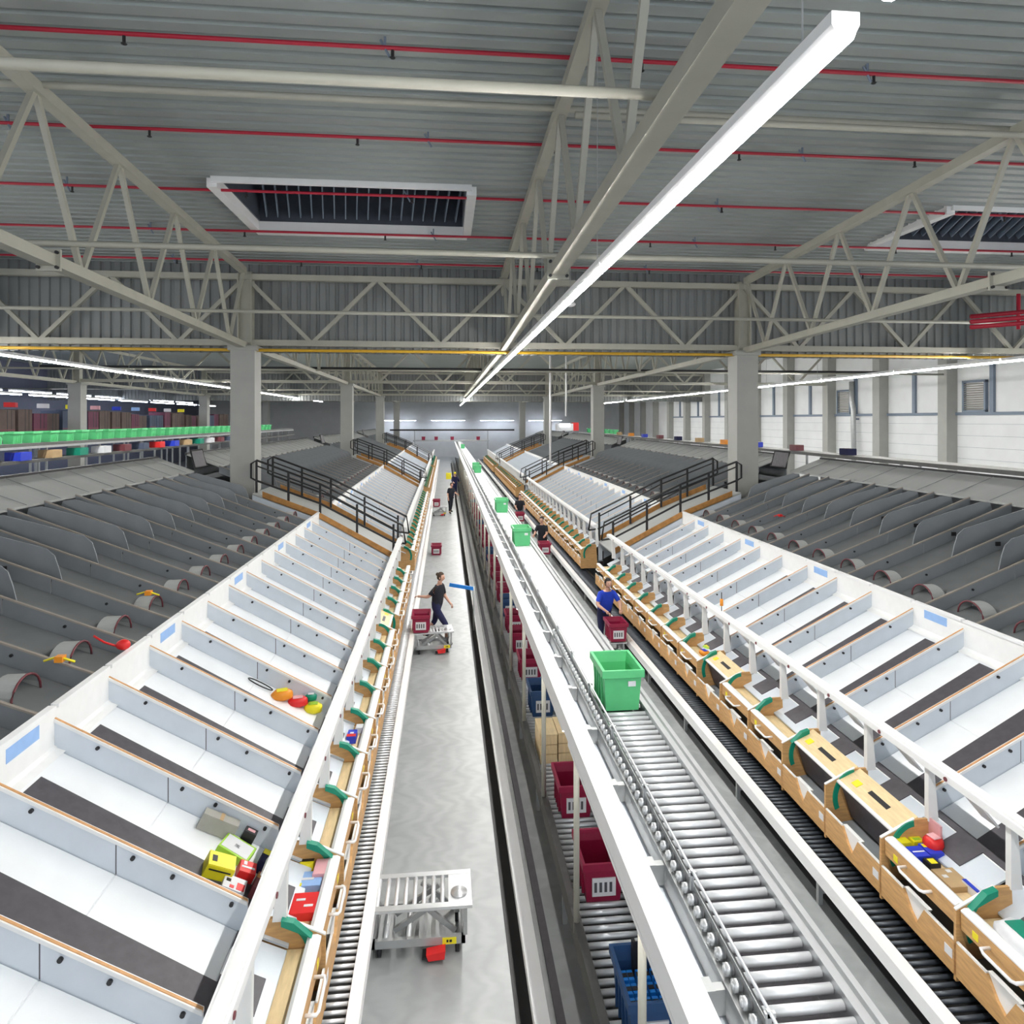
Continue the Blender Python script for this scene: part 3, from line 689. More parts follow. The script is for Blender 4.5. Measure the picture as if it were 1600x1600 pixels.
            link('rail', top.mesh('t', True), h)
            link('middle_rail', mb('black').tube([Q0+up*.80, Q1+up*.76, Q2+up*.76], r*.7, 8).mesh('m', True), h)
            for f in (0, .5, 1):
                for a, c in ((Q0, Q1), (Q1, Q2)):
                    if f == 0 and a is Q1: continue
                    p = a.lerp(c, f)
                    link('post', mb('black').bar(p+up*.0, p+up*.92, .06, .05).mesh('p'), h)
        # black gate frame at the head
        g = thing('gate_frame', 'small black framed gate at the head of the %s %s walkway' % (ORD[wi], sd), 'gate', (CX+s*9.0, yw+.6, zh+.02))
        fb_ = mb('black').tube([(0, 0, 0), (s*.12, 0, .5), (s*.15, 1.0, .5), (0, 1.0, 0), (0, 0, 0)], .03, 6)
        link('frame', fb_.mesh('f'), g); link('mesh_panel', mb('strip_dark').prism([(0, .02), (s*.12, .48), (s*.13, .48), (s*.01, .02)], .05, .95).mesh('mp'), g)

# ---------------------------------------------------------------- loose goods
def zchute(s, u, zr): return 1.27+(zr-.26-1.27)*(u-3.33)/2.0
def on_chute(s, u, y, name, label, cat, sx, sy, sz, m_, rz=0, parts=(), group=None, lift=0):
    q = block(name, label, cat, CX+s*u, y, zchute(s, u, SLOPES[s][0])+.008+lift, sx, sy, sz, m_, rz, parts, group)
    sl = math.atan((SLOPES[s][0]-.26-1.27)/2.0)
    q.rotation_mode = 'QUATERNION'
    q.rotation_quaternion = Matrix.Rotation(-s*sl, 4, 'Y').to_quaternion() @ Matrix.Rotation(rz, 4, 'Z').to_quaternion()
    return q
on_chute(-1, 3.72, 6.02, 'yellow_box', 'yellow carton with black print lying in the left chute', 'box', .24, .17, .12, 'yellow', .25, (('print', 'black', (.1, .9, .62, .72), 'f'), ('print', 'black', (.12, .3, .3, .7), 't')))
on_chute(-1, 3.66, 6.32, 'white_box', 'flat white box with lime green edge in the left chute', 'box', .30, .22, .07, 'lime', -.15, (('lid_panel', 'label_white', (.06, .94, .1, .9), 't'), ('print', 'label_ink', (.4, .55, .4, .6), 't')))
on_chute(-1, 3.88, 6.47, 'grey_box', 'dull grey cardboard box leaning on the chute divider', 'box', .34, .10, .15, 'grey_card', .1, (('tape', 'cardboard', (.45, .55, 0, 1), 't'),))
on_chute(-1, 3.62, 6.49, 'black_box', 'small black box with pink label beside the grey box', 'box', .12, .08, .14, 'black', 0, (('label_card', 'pink', (.2, .8, .3, .7), 't'),))
on_chute(-1, 3.52, 6.12, 'red_white_box', 'red and white packet in front of the lime edged box', 'packet', .15, .14, .09, 'red', .2, (('print', 'label_white', (.1, .9, .35, .5), 't'), ('print', 'label_white', (.2, .4, .6, .9), 't')))
on_chute(-1, 3.56, 5.92, 'white_red_packet', 'white packet with red blocks, lowest near the chute end', 'packet', .20, .15, .06, 'label_white', .1, (('print', 'red', (.6, .95, .1, .6), 't'), ('print', 'black', (.1, .3, .5, .7), 't'), ('print', 'red', (.3, .5, .1, .3), 't')))
on_chute(-1, 3.40, 6.30, 'blue_yellow_box', 'navy box with yellow top at the very end of the left chute', 'box', .14, .16, .12, 'cloth_navy', 0, (('band', 'yellow', (0, 1, .6, 1), 't'),))
on_chute(-1, 3.38, 6.02, 'maroon_box', 'maroon box at the chute end under the white rail', 'box', .12, .2, .10, 'maroon', 0, (('band', 'wood_step', (0, 1, .6, .9), 't'),))
def pouch(name, label, x, y, z, sx, sy, sz, m_, rz=0, m2=None):
    q = thing(name, label, 'bag', (x, y, z), rz)
    b = mb(m_).ell((0, 0, sz*.45), (sx/2, sy/2, sz/2), 14, 8, lambda d: 1/(abs(d.x)**3+abs(d.y)**3+abs(d.z)**3)**(1/3.)*(1-.05*math.sin(9*d.x+5*d.y)))
    link('body', b.mesh('b', True), q)
    t = mb(m2 or 'label_white').box(-sx*.25, sx*.25, -sy*.3, sy*.3, sz*.92, sz*.96); link('label_card', t.mesh('t'), q)
    return q
zc_ = lambda u: zchute(-1, u, 2.64)
pouch('orange_bag', 'orange plastic pack hanging over the divider of the left chute', CX-3.95, 9.36, zc_(3.95)+.0, .28, .18, .14, 'orange', .3, 'yellow')
pouch('red_bag', 'red plastic pack between the orange and yellow packs', CX-3.75, 9.40, zc_(3.75), .26, .17, .13, 'red', .2, 'pink')
pouch('yellow_bag', 'yellow plastic pack lowest beside the red pack', CX-3.55, 9.42, zc_(3.55), .24, .16, .14, 'yellow', .1, 'lime')
pouch('green_bag', 'small green and white pack behind the red pack', CX-3.60, 9.62 - .1, zc_(3.6)+.10, .16, .1, .1, 'green_grip', .1)
q = thing('cable_loop', 'thin black cable loop trailing from the orange pack', 'cable', (CX-4.25, 9.42, zc_(4.25)+.02))
link('cable', mb('black').tube([(.16*math.cos(a), .05*math.sin(a), -.088*math.cos(a)+.01) for a in [2*PI*i/16 for i in range(17)]], .008, 6).mesh('c', True), q)
q = thing('red_lever', 'bright red lever knob on top of the left ridge wall', 'lever', (CX-5.40, 8.05, 2.79))
link('knob', mb('red').ell((0, 0, .05), (.08, .06, .06)).mesh('k', True), q); link('arm', mb('red').tube([(-.05, 0, .03), (-.2, .0, .08), (-.32, .0, .16)], .012, 6).mesh('a', True), q)
for i, (x, y, z, m_, lb) in enumerate(((-3.95, 7.35, 2.9, 'yellow', 'yellow plastic strap clip on the dim left chute, nearest the camera'), (-4.15, 9.9, 2.93, 'yellow', 'yellow strap clip further back on the dim left chutes'), (8.4, 16.2, 2.95, 'red', 'small red tag on the grey upper right chutes'))):
    q = thing('strap_clip', lb, 'clip', (x, y, z)); link('strap', mb(m_).tube([(-.16, 0, .02), (-.05, .02, .05), (.05, -.01, .04), (.14, .01, .0)], .012, 6).mesh('s', True), q); link('buckle', mb('orange' if m_ == 'yellow' else 'red').box(-.04, .04, -.04, .04, .01, .07).mesh('b'), q)
for i, (x, y, z, lb) in enumerate(((4.94, 11.65, 1.98, 'orange beacon on a thin rod on the right white rail'), (-1.45, 15.6, 1.5, 'orange beacon at the foot of the left chutes'))):
    q = thing('beacon', lb, 'beacon', (x, y, z)); link('rod', mb('black').tube([(0, 0, -.02), (0, 0, .32)], .008, 6).mesh('r', True), q); link('lamp', mb('orange').tube([(0, 0, .08), (0, 0, .2)], .03, 10).mesh('l', True), q)
# goods in the left open bin
BL = 5.65  # y of bin in photo
def in_bin(s, y, u, name, label, sx, sy, sz, m_, parts=(), rz=0, lift=0): return block(name, label, 'packet', 1.70+s*u, y, 1.092+lift, sx, sy, sz, m_, rz, parts)
in_bin(-1, 6.05, 2.93, 'red_packet', 'red packet with white print in the left wooden bin', .26, .26, .07, 'red', (('print', 'label_white', (.2, .5, .6, .7), 't'), ('print', 'label_white', (.5, .8, .3, .4), 't')))
in_bin(-1, 6.38, 2.96, 'blue_packet', 'blue packet with white print behind the red packet', .24, .2, .06, 'sticker_blue', (('print', 'label_white', (.2, .7, .4, .55), 't'), ('print', 'yellow', (.1, .3, .0, .2), 't')))
in_bin(-1, 6.50, 2.86, 'pink_packet', 'pale pink packet beside the blue packet', .14, .22, .09, 'pink')
in_bin(-1, 6.62, 3.02, 'yellow_packet', 'yellow and black striped packet at the bin back', .13, .12, .08, 'yellow', (('band', 'black', (0, 1, .3, .6), 't'),))
in_bin(-1, 9.2, 2.95, 'blue_red_packet', 'small blue packet with red end in a further left bin', .12, .2, .10, 'blue', (('band', 'red', (0, 1, .0, .35), 't'), ('print', 'label_white', (.3, .7, .4, .6), 't')))
in_bin(-1, 9.45, 2.88, 'clear_packet', 'pale packet leaning on the small blue packet', .10, .12, .08, 'label_white')
# goods in the right drawers (nearest two)
gx = [('blue_packet', 'bright blue carton in near right drawer, camera end row', .15, .16, .09, 'blue', (('print', 'label_white', (.1, .9, .4, .5), 't'),), 2.90, 6.95), ('blue_packet', 'bright blue carton in near right drawer, behind the yellow topped one', .15, .17, .09, 'blue', (('print', 'yellow', (.1, .4, .6, .9), 't'),), 3.06, 6.98),
      ('yellow_packet', 'yellow packet beside the left green grip of the near right drawer', .12, .13, .08, 'yellow', (), 2.88, 7.16), ('yellow_packet', 'yellow packet touching the red bag in the near right drawer', .12, .12, .08, 'yellow', (('print', 'lime', (.2, .8, .2, .5), 't'),), 3.03, 7.16),
      ('black_yellow_packet', 'small black packet with yellow square in the near right drawer', .11, .10, .09, 'black', (('print', 'yellow', (.2, .8, .1, .8), 't'),), 2.93, 6.80), ('cardboard_box', 'plain cardboard box lying in the near right drawer', .24, .26, .05, 'cardboard', (('label_card', 'label_white', (.15, .35, .5, .65), 't'), ('label_card', 'label_white', (.5, .7, .75, .9), 't')), 3.0, 6.62),
      ('white_blue_packet', 'white packet with blue stripe at the end of the near right drawer', .08, .26, .07, 'label_white', (('band', 'blue', (0, .5, 0, 1), 't'),), 3.08, 6.43)]
for nm, lb, sx, sy, sz, m_, pt, u, y in gx: in_bin(1, y-.80, u, nm, lb, sx, sy, sz, m_, pt)
pouch('red_bag', 'shiny red bag at the back of the near right drawer', 1.7+3.12, 6.22, 1.12, .18, .16, .16, 'red', .2, 'pink')
block('pink_card', 'pale pink card leaning behind the near right drawer', 'card', 4.90, 6.32, 1.2, .02, .2, .16, 'pink')
pouch('white_bag', 'white bag with green print filling the nearest right drawer', 1.7+2.95, 4.95, 1.09, .30, .5, .2, 'label_white', .0, 'green_grip')
pouch('white_bag', 'small white and green bag behind the larger one, nearest right drawer', 1.7+3.05, 4.58, 1.09, .2, .22, .15, 'label_white', .3, 'green_grip')
pouch('orange_packet', 'orange and blue packets in a drawer before the closed lid', 4.72, 11.9, 1.09, .16, .2, .1, 'orange', .2, 'blue')
pouch('lime_packet', 'lime green packet behind the orange packet', 4.86, 12.1, 1.09, .1, .24, .1, 'lime', .2, 'yellow')

# ---------------------------------------------------------------- trolleys
def trolley(x, y, label, rz=0, w_=1.08, d_=.55):
    q = thing('trolley', label, 'trolley', (x, y, 0), rz)
    hw, hd = w_/2, d_/2
    f = mb('steel'); z = .50
    f.box(-hw, hw, -hd, -hd+.07, z-.03, z).box(-hw, hw, hd-.07, hd, z-.03, z).box(-hw, -hw+.05, -hd+.071, hd-.071, z-.03, z).box(hw-.24, hw-.002, -hd+.071, hd-.071, z-.02, z-.001)
    link('top_frame', f.mesh('tf'), q)
    sl = mb('roller_steel').tube([(0, -hd+.07, z-.02), (0, hd-.07, z-.02)], .022, 8).mesh('r', True)
    for k in range(8): link('roller', sl, q, (-hw+.12+k*(w_-.42)/7, 0, 0))
    link('turn_plate', mb('steel').tube([(hw-.13, -.08, z-.01), (hw-.13, -.08, z+.015)], .085, 20).mesh('tp', True), q)
    b = mb('steel_matt'); hw2 = hw-.07
    b.box(-hw2, hw2, -hd, -hd+.04, .12, .20).box(-hw2, hw2, hd-.04, hd, .12, .20).box(-hw2, -hw2+.04, -hd, hd, .12, .20).box(hw2-.04, hw2, -hd, hd, .12, .20)
    link('base_frame', b.mesh('bf'), q)
    for k in (-.33, -.1): link('base_roller', mb('roller_steel').tube([(k, -hd+.04, .17), (k, hd-.04, .17)], .028, 8).mesh('br', True), q)
    link('base_plate', mb('steel_matt').box(-hw2+.06, -hw2+.22, -hd+.04, hd-.04, .14, .16).mesh('bp'), q); link('motor_plate', mb('steel_matt').box(.0, hw2-.1, -hd+.1, hd-.04, .135, .15).mesh('bp'), q)
    for sy in (-1, 1):
        link('scissor_arm', mb('steel_matt').bar((.02, sy*(hd-.12), .47), (hw2-.1, sy*(hd-.12), .17), .03, .05).mesh('sa'), q)
        link('scissor_arm', mb('steel_matt').bar((-.25, sy*(hd-.16), .18), (.2, sy*(hd-.16), .46), .03, .05).mesh('sb'), q)
    link('ram', mb('steel').tube([(-.1, 0, .18), (.16, 0, .42)], .03, 10).mesh('rm', True), q)
    for sx in (-1, 1):
        for sy in (-1, 1):
            c = link('caster', mb('black').tube([(sx*(hw2-.08)-.02, sy*(hd-.07), .05), (sx*(hw2-.08)+.02, sy*(hd-.07), .05)], .05, 14).mesh('c', True), q)
            link('fork', mb('steel_matt').box(sx*(hw2-.08)-.03, sx*(hw2-.08)+.03, sy*(hd-.07)-.02, sy*(hd-.07)+.02, .10, .125).mesh('fk'), c)
            link('corner_post', mb('steel_matt').box(sx*hw2-.02, sx*hw2+.02, sy*(hd-.02)-.015, sy*(hd-.02)+.015, .2, .47).mesh('cp'), q)
    pd = link('pedal', mb('red').prism([(.08, .10), (.27, .13), (.26, .05), (.10, .04)], -hd-.10, -hd-.0).mesh('pd'), q); pd['label'] = 'red pedal'
    link('pedal_mount', mb('black').box(.04, .22, -hd-.06, -hd+.05, .03, .055).mesh('pm'), q)
    tg = link('number_tag', mb('yellow').box(.24, .38, -hd-.004, -hd, .125, .19).mesh('tg'), q)
    link('number_print', mb('black').box(.28, .30, -hd-.006, -hd-.003, .145, .17).box(.31, .335, -hd-.006, -hd-.003, .145, .17).mesh('np'), tg)
    return q
trolley(-.27, 7.07, 'empty steel scissor lift trolley in the left aisle, nearest the camera')
trolley(-.30, 15.85, 'steel trolley with red bin, pushed by the woman in black', .1, .95)
trolley(-.35, 38.2, 'steel trolley with red bin far up the left aisle', 0, .9)
trolley(3.5, 14.75, 'steel trolley in the right aisle before the worker in blue', 0, .95)
trolley(3.35, 24.4, 'steel trolley before the middle worker of the right aisle', 0, .9)
trolley(3.3, 32.4, 'steel trolley before the furthest worker of the right aisle', 0, .9)
for x, y, z, lb in ((-.56, 15.75, .525, 'red bin on the trolley of the woman in black'), (-.50, 38.1, .525, 'red bin on the trolley of the man in black'), (3.78, 14.7, .525, 'red bin on the trolley of the worker in blue'),
                    (3.6, 24.35, .525, 'red bin on the trolley of the middle right aisle worker'), (3.58, 32.3, .525, 'red bin on the trolley of the furthest right aisle worker'), (-.36, 27.2, .0, 'red bin standing alone on the left aisle floor')):
    q = thing('red_bin', lb, 'bin', (x, y, z+.003), 0); put(redb, q)
for i, x in enumerate((-2.6, -1.1, .8, 3.9)):
    q = thing('red_bin', 'tiny red bin high on the far end crossing line, %s of four from the left' % ORD[i], 'bin', (x, 80.5, 3.0), 0, 'red bins on the far crossing'); put(redb[:2], q)
q = thing('crossing_bridge', 'steel crossing bridge at the far end under the red bins', 'bridge', (0, 80.5, 0))
link('deck', mb('steel_matt').box(-3.8, 5.2, -.5, .5, 2.85, 3.0).mesh('d'), q); link('beam', mb('rubber').box(-6.5, 8.2, -.6, -.4, 4.1, 4.3).mesh('d'), q); link('post', mb('steel_matt').box(-3.7, -3.6, -.1, .1, 0, 4.1).mesh('p'), q); link('post', mb('steel_matt').box(5.0, 5.1, -.1, .1, 0, 4.1).mesh('p'), q)
q = thing('barrier_arm', 'bright blue barrier arm across the left aisle behind the woman in black', 'barrier', (.72, 17.2, 0), 0)
link('arm', mb('bright_blue').bar((-.62, 0, 1.20), (0, 0, 1.08), .03, .09).mesh('a'), q); link('post', mb('steel_matt').tube([(.0, 0, .0), (.0, 0, 1.15)], .02, 8).mesh('p', True), q)

# ---------------------------------------------------------------- people
def person(label, x, y, rz, height, top, bottom, hair, pose, cap=None, long_sleeve=False):
    k = height/1.72
    root = thing('person', label, 'person', (x, y, 0), rz)
    V = {}
    lean = pose.get('lean', 0); bend = pose.get('bend', 0)
    hipz = .93-pose.get('drop', 0)
    V['pel'] = Vector((0, 0, hipz)); V['wst'] = Vector((0, .02+bend*.4, hipz+.14)); V['cst'] = Vector((0, .02+bend, hipz+.36-bend*.12)); V['nck'] = Vector((0, .02+bend*1.25, hipz+.54-bend*.3)); V['hd'] = V['nck']+Vector((0, .02+bend*.15, .115))
    st = pose.get('stride', 0)
    for sgn, n_ in ((-1, 'l'), (1, 'r')):
        a = st*sgn
        V['hip'+n_] = V['pel']+Vector((sgn*.09, 0, -.04))
        V['kne'+n_] = Vector((sgn*.10, .10*abs(a)+.30*a*.6, .49))
        V['ank'+n_] = Vector((sgn*.11, .30*a-.04*(a < 0), .09+(.05 if a < 0 else 0)))
        V['toe'+n_] = V['ank'+n_]+Vector((sgn*.02, .15, -.055))
        V['hel'+n_] = V['ank'+n_]+Vector((0, -.045, -.045))
        V['sho'+n_] = V['nck']+Vector((sgn*.17, -.01, -.07))
        el, ha = pose['arm'+n_]
        V['elb'+n_] = V['sho'+n_]+Vector(el); V['wri'+n_] = V['elb'+n_]+Vector(ha); V['plm'+n_] = V['wri'+n_]+Vector(ha).normalized()*.075
    R = {'pel': .160, 'wst': .148, 'cst': .168, 'nck': .060, 'hd': .056, 'hip': .105, 'kne': .066, 'ank': .045, 'toe': .033, 'hel': .032, 'sho': .070, 'elb': .047, 'wri': .028, 'plm': .032}
    E_ = [('pel', 'wst'), ('wst', 'cst'), ('cst', 'nck'), ('nck', 'hd')]
    for n_ in 'lr': E_ += [('pel', 'hip'+n_), ('hip'+n_, 'kne'+n_), ('kne'+n_, 'ank'+n_), ('ank'+n_, 'toe'+n_), ('ank'+n_, 'hel'+n_), ('cst', 'sho'+n_), ('sho'+n_, 'elb'+n_), ('elb'+n_, 'wri'+n_), ('wri'+n_, 'plm'+n_)]
    keys = list(V); idx = {a: i for i, a in enumerate(keys)}
    me = bpy.data.meshes.new('sk'); me.from_pydata([V[a]*k for a in keys], [(idx[a], idx[b]) for a, b in E_], [])
    o = bpy.data.objects.new('sk', me); col.objects.link(o)
    o.modifiers.new('Skin', 'SKIN'); sub = o.modifiers.new('Sub', 'SUBSURF'); sub.levels = 2; sub.render_levels = 2
    for i, a in enumerate(keys):
        r = R.get(a, R.get(a[:3], .05))*k
        sx = 1.12 if a in ('cst', 'wst', 'pel') else 1
        me.skin_vertices[0].data[i].radius = (r*sx, r*(.82 if a in ('cst', 'wst', 'pel') else 1)); me.skin_vertices[0].data[i].use_root = (a == 'pel')
    dg = bpy.context.evaluated_depsgraph_get(); dg.update()
    bmsh = bpy.data.meshes.new_from_object(o.evaluated_get(dg)); bpy.data.objects.remove(o)
    VV = [tuple(v.co) for v in bmsh.vertices]; NN = [v.normal.copy() for v in bmsh.vertices]; FF = [tuple(p.vertices) for p in bmsh.polygons]
    # bone classification
    def near(c):
        best = None
        for a, b in E_:
            p, q_ = V[a]*k, V[b]*k; d = q_-p; t = max(0, min(1, (c-p).dot(d)/d.length_squared)); dist = (c-(p+d*t)).length/(R.get(a, R.get(a[:3], .05)))
            if best is None or dist < best[0]: best = (dist, a[:3], b[:3], t)
        return best[1:]
    cls = []
    for p in bmsh.polygons:
        a, b, t = near(p.center)
        if (a, b) in (('pel', 'wst'),): c = 'top' if t > .2 else 'bot'
        elif (a, b) in (('wst', 'cst'), ('cst', 'sho')): c = 'top'
        elif (a, b) == ('cst', 'nck'): c = 'top' if t < .97 else 'skin'
        elif (a, b) == ('sho', 'elb'): c = 'top' if (t < .75 or long_sleeve) else 'skin'
        elif (a, b) == ('elb', 'wri'): c = 'top' if long_sleeve and t < .9 else 'skin'
        elif a in ('pel', 'hip'): c = 'bot'
        elif (a, b) == ('kne', 'ank'): c = 'bot' if t < pose.get('hem', .85) else 'skin'
        elif a == 'ank': c = 'shoe'
        else: c = 'skin'
        cls.append(c)
    body = mb('skin'); body.add(VV, FF)
    hc = (V['hd']+Vector((0, .022, .066)))*k; hr = (.076*k, .095*k, .115*k)
    def headfn(d):
        f = 1.0
        if d.y > .3 and d.z < -.1: f *= 1-.10*(-d.z)
        if d.y < 0 and d.z < -.3: f *= .88
        f *= 1-.12*max(0, -d.z-.3)
        return f
    body.ell(hc, hr, 20, 14, headfn)
    body.add([hc+Vector(v)*k for v in ((-.014, .085, -.022), (.014, .085, -.022), (0, .115, -.020), (0, .088, .02))], [(0, 1, 2), (0, 2, 3), (1, 3, 2), (0, 3, 1)])
    for sx in (-1, 1): body.ell(hc+Vector((sx*.077, .0, -.005))*k, (.012*k, .02*k, .032*k), 8, 6)
    body.use('eye')
    for sx in (-1, 1): body.ell(hc+Vector((sx*.030, .083, .012))*k, (.011*k, .008*k, .008*k), 8, 6)
    body.use('pink'); body.ell(hc+Vector((0, .080, -.052))*k, (.024*k, .009*k, .007*k), 8, 6); body.use('skin')
    for n_, sgn in (('l', -1), ('r', 1)):
        w0 = V['wri'+n_]; d = (V['plm'+n_]-w0).normalized(); side = d.cross(Vector((0, 0, 1)))
        side = side.normalized() if side.length > .1 else Vector((1, 0, 0)); nrm = side.cross(d)
        if nrm.z > 0: nrm = -nrm
        for fi, fl in enumerate((.072, .080, .075, .060)):
            b0 = V['plm'+n_]+side*(-.024+.016*fi)+d*.005; b1 = b0+d*fl*.5+nrm*.008; b2 = b1+d*fl*.25+nrm*.018; b3 = b2+d*fl*.1+nrm*.02
            body.tube([b0*k, b1*k, b2*k, b3*k], .0095*k, 6, .006*k)
        t0 = w0+d*.03+side*(-.026*sgn*-1); t1 = t0+side*(.026*sgn)+d*.03+nrm*.006; t2 = t1+d*.03+nrm*.01
        body.tube([t0*k, t1*k, t2*k], .011*k, 6, .008*k)
    bo = link('body', body.mesh('body', True), root)
    for nm, c, m_, off in (('shirt', 'top', top, .007), ('trousers', 'bot', bottom, .006), ('shoes', 'shoe', 'shoe', .008)):
        g = mb(m_); g.add([tuple(Vector(v)+n2*off) for v, n2 in zip(VV, NN)], [f for f, cc in zip(FF, cls) if cc == c])
        me2 = g.mesh(nm, True)
        import bmesh
        bm = bmesh.new(); bm.from_mesh(me2); bmesh.ops.delete(bm, geom=[v for v in bm.verts if not v.link_faces], context='VERTS'); bm.to_mesh(me2); bm.free()
        link(nm, me2, root)
    h = mb(hair)
    def hf(d): return 1.10 if (d.y < .35 or d.z > .45) and d.z > -.55 else .93
    h.ell(hc+Vector((0, -.008, .012))*k, (hr[0]*1.02, hr[1]*1.0, hr[2]*1.0), 20, 14, hf)
    if pose.get('bun'): h.ell(hc+Vector((0, -.10, .07))*k, (.045*k, .045*k, .045*k), 12, 8)
    link('hair', h.mesh('hair', True), root)
    if cap: link('cap', mb(cap).ell(hc+Vector((0, -.0, .05))*k, (hr[0]*1.16, hr[1]*1.14, hr[2]*.72), 16, 8).mesh('cap', True), root)
    return root
HANG = ((.05, -.02, -.28), (.02, .10, -.22)); HANGL = ((-.05, -.02, -.28), (-.02, .10, -.22))
REACH = lambda s: ((s*.06, .12, -.24), (-s*.02, .22, -.04))
person('person in black shirt and shorts striding beside a trolley in the left aisle', -.22, 16.45, -PI/2-.45, 1.66, 'cloth_black', 'cloth_navy', 'hair_brown', {'stride': 1.15, 'bend': .05, 'arml': ((-.07, .04, -.26), (.03, .16, -.16)), 'armr': ((.09, -.17, -.20), (.02, -.21, .0)), 'bun': True, 'hem': .05})
person('person in bright blue t-shirt bending over a red bin in the right aisle', 3.72, 15.55, PI+.2, 1.70, 'cloth_blue', 'cloth_navy', 'hair_black', {'stride': .2, 'bend': .12, 'arml': ((-.12, .10, -.22), (.10, .22, -.08)), 'armr': ((.12, .10, -.22), (-.12, .22, -.10))})
person('person in black at a red bin, middle of the right aisle workers', 3.68, 25.3, PI-.4, 1.72, 'cloth_black', 'cloth_black', 'hair_black', {'stride': .3, 'bend': .1, 'arml': REACH(-1), 'armr': REACH(1)})
person('person in dark top with bare forearms, furthest right aisle worker', 3.66, 33.2, PI, 1.70, 'cloth_black', 'cloth_grey', 'hair_brown', {'stride': .2, 'bend': .1, 'arml': REACH(-1), 'armr': REACH(1)})
person('person in black clothes standing by a trolley far up the left aisle', .28, 39.0, PI+.6, 1.74, 'cloth_black', 'cloth_black', 'hair_brown', {'stride': .3, 'bend': .05, 'arml': REACH(-1), 'armr': HANG})
person('person in navy clothes with yellow cap behind the one in black', .62, 46.5, PI+.3, 1.78, 'cloth_navy', 'cloth_navy', 'hair_brown', {'stride': .2, 'bend': .05, 'arml': REACH(-1), 'armr': REACH(1)}, cap='yellow', long_sleeve=True)
block('yellow_crate', 'yellow crate held up by the person in navy', 'crate', .22, 46.2, 1.35, .36, .3, .42, 'yellow')

# ---------------------------------------------------------------- dim left bay: tote line, racks of cartons
q = thing('transfer_line', 'long steel transfer line under the green totes beyond the left columns', 'conveyor', (-14.4, 14, 0))
link('bed', mb('frame_dark').box(-.35, .35, 0, 50, EYE-.92, EYE-.80).mesh('b'), q)
link('guard', mb('steel_matt').box(.37, .40, 0, 50, EYE-.98, EYE-.90).mesh('g'), q)
link('lower_bed', mb('frame_dark').box(-.2, .5, 0, 50, EYE-1.45, EYE-1.35).mesh('b'), q)
for k in range(14): link('stand', mb('steel_matt').box(-.3, -.24, k*3.7+.3, k*3.7+.36, 0, EYE-.92).box(.24, .3, k*3.7+.3, k*3.7+.36, 0, EYE-.92).mesh('l'), q)
for i in range(34):
    q = thing('green_tote', 'green tote on the dim transfer line, %s from the front of its row' % ORD[i], 'tote', (-14.4, 21.9+1.05*i, EYE-.80), 0, 'green totes on the dim transfer line'); put(plain, q)
for i in range(8):
    q = thing('green_tote', 'green tote by the far white wall, %s in its row' % ORD[i], 'tote', (13.6, 53+1.4*i, EYE-1.2), 0, 'green totes by the white wall'); put(plain, q)
q = thing('transfer_line', 'short steel line under the green totes by the white wall', 'conveyor', (13.6, 52, 0))
link('bed', mb('steel_matt').box(-.4, .4, 0, 14, EYE-1.3, EYE-1.2).mesh('b'), q)
for k in range(4): link('stand', mb('steel_matt').box(-.3, -.24, k*4+.3, k*4+.36, 0, EYE-1.3).box(.24, .3, k*4+.3, k*4+.36, 0, EYE-1.3).mesh('l'), q)
q = thing('storage_platform', 'raised steel platform carrying the dark cartons', 'platform', (-23.1, 14, 0))
link('deck', mb('steel_matt').box(-1.6, 1.6, 0, 60, EYE-1.0, EYE-.85).mesh('d'), q)
link('red_beam', mb('maroon').box(1.6, 1.66, 0, 60, EYE-1.1, EYE-.98).mesh('r'), q)
for k in range(13): link('stand', mb('steel_matt').box(1.4, 1.5, k*4.8+.2, k*4.8+.3, 0, EYE-1.0).box(-1.5, -1.4, k*4.8+.2, k*4.8+.3, 0, EYE-1.0).mesh('l'), q)
cm = ['carton_brown', 'carton_brown', 'carton_plum', 'carton_slate', 'carton_brown', 'carton_plum']
for i in range(40):
    y = 15+1.42*i; h_ = random.uniform(1.15, 1.5); w_ = random.uniform(1.1, 1.36); m_ = cm[(i*5+i//4) % 6] if i > 12 else 'carton_brown'
    q = thing('stacked_carton', 'tall dark carton on the raised platform, %s from the front' % ORD[i], 'carton', (-22.7+random.uniform(-.1, .1), y, EYE-.85), 0, 'dark cartons on the raised platform')
    link('body', mb(m_).box(-.6, .6, -w_/2, w_/2, 0, h_).mesh('b'), q)
    link('strap', mb('black').box(.6, .606, -.03, .03, 0, h_).box(.6, .606, w_*.25, w_*.25+.04, 0, h_).mesh('s'), q)
    if i % 2: link('red_band', mb('maroon').box(.6, .608, -w_/2, w_/2, .3, .36).mesh('s'), q)
for i in range(12):
    m_ = ['pink', 'blue', 'sticker_blue', 'red', 'label_white', 'yellow'][i % 6]
    block('loose_parcel', '%s loose parcel lying on top of the dark cartons, %s along' % (['pink', 'blue', 'pale blue', 'red', 'white', 'yellow'][i % 6], ORD[i]), 'parcel', -22.6, 29+1.42*i*2, EYE+.66, .5, .5, .25, m_, .3, (('tape', 'cardboard', (.45, .55, 0, 1), 't'),), 'parcels on the dark cartons')
for i in range(14):
    m_ = ['red', 'blue', 'cardboard', 'green_grip', 'label_white', 'maroon', 'carton_slate'][i % 7]
    nm = ['red', 'blue', 'cardboard', 'green', 'white', 'maroon', 'slate'][i % 7]
    block('small_parcel', '%s parcel on the shelf under the dim tote line, %s along' % (nm, ORD[i]), 'parcel', -14.1, 22+1.8*i, EYE-1.35, .5, .6, .28, m_, 0, (('tape', 'cardboard', (.45, .55, 0, 1), 't'),), 'parcels under the dim tote line')
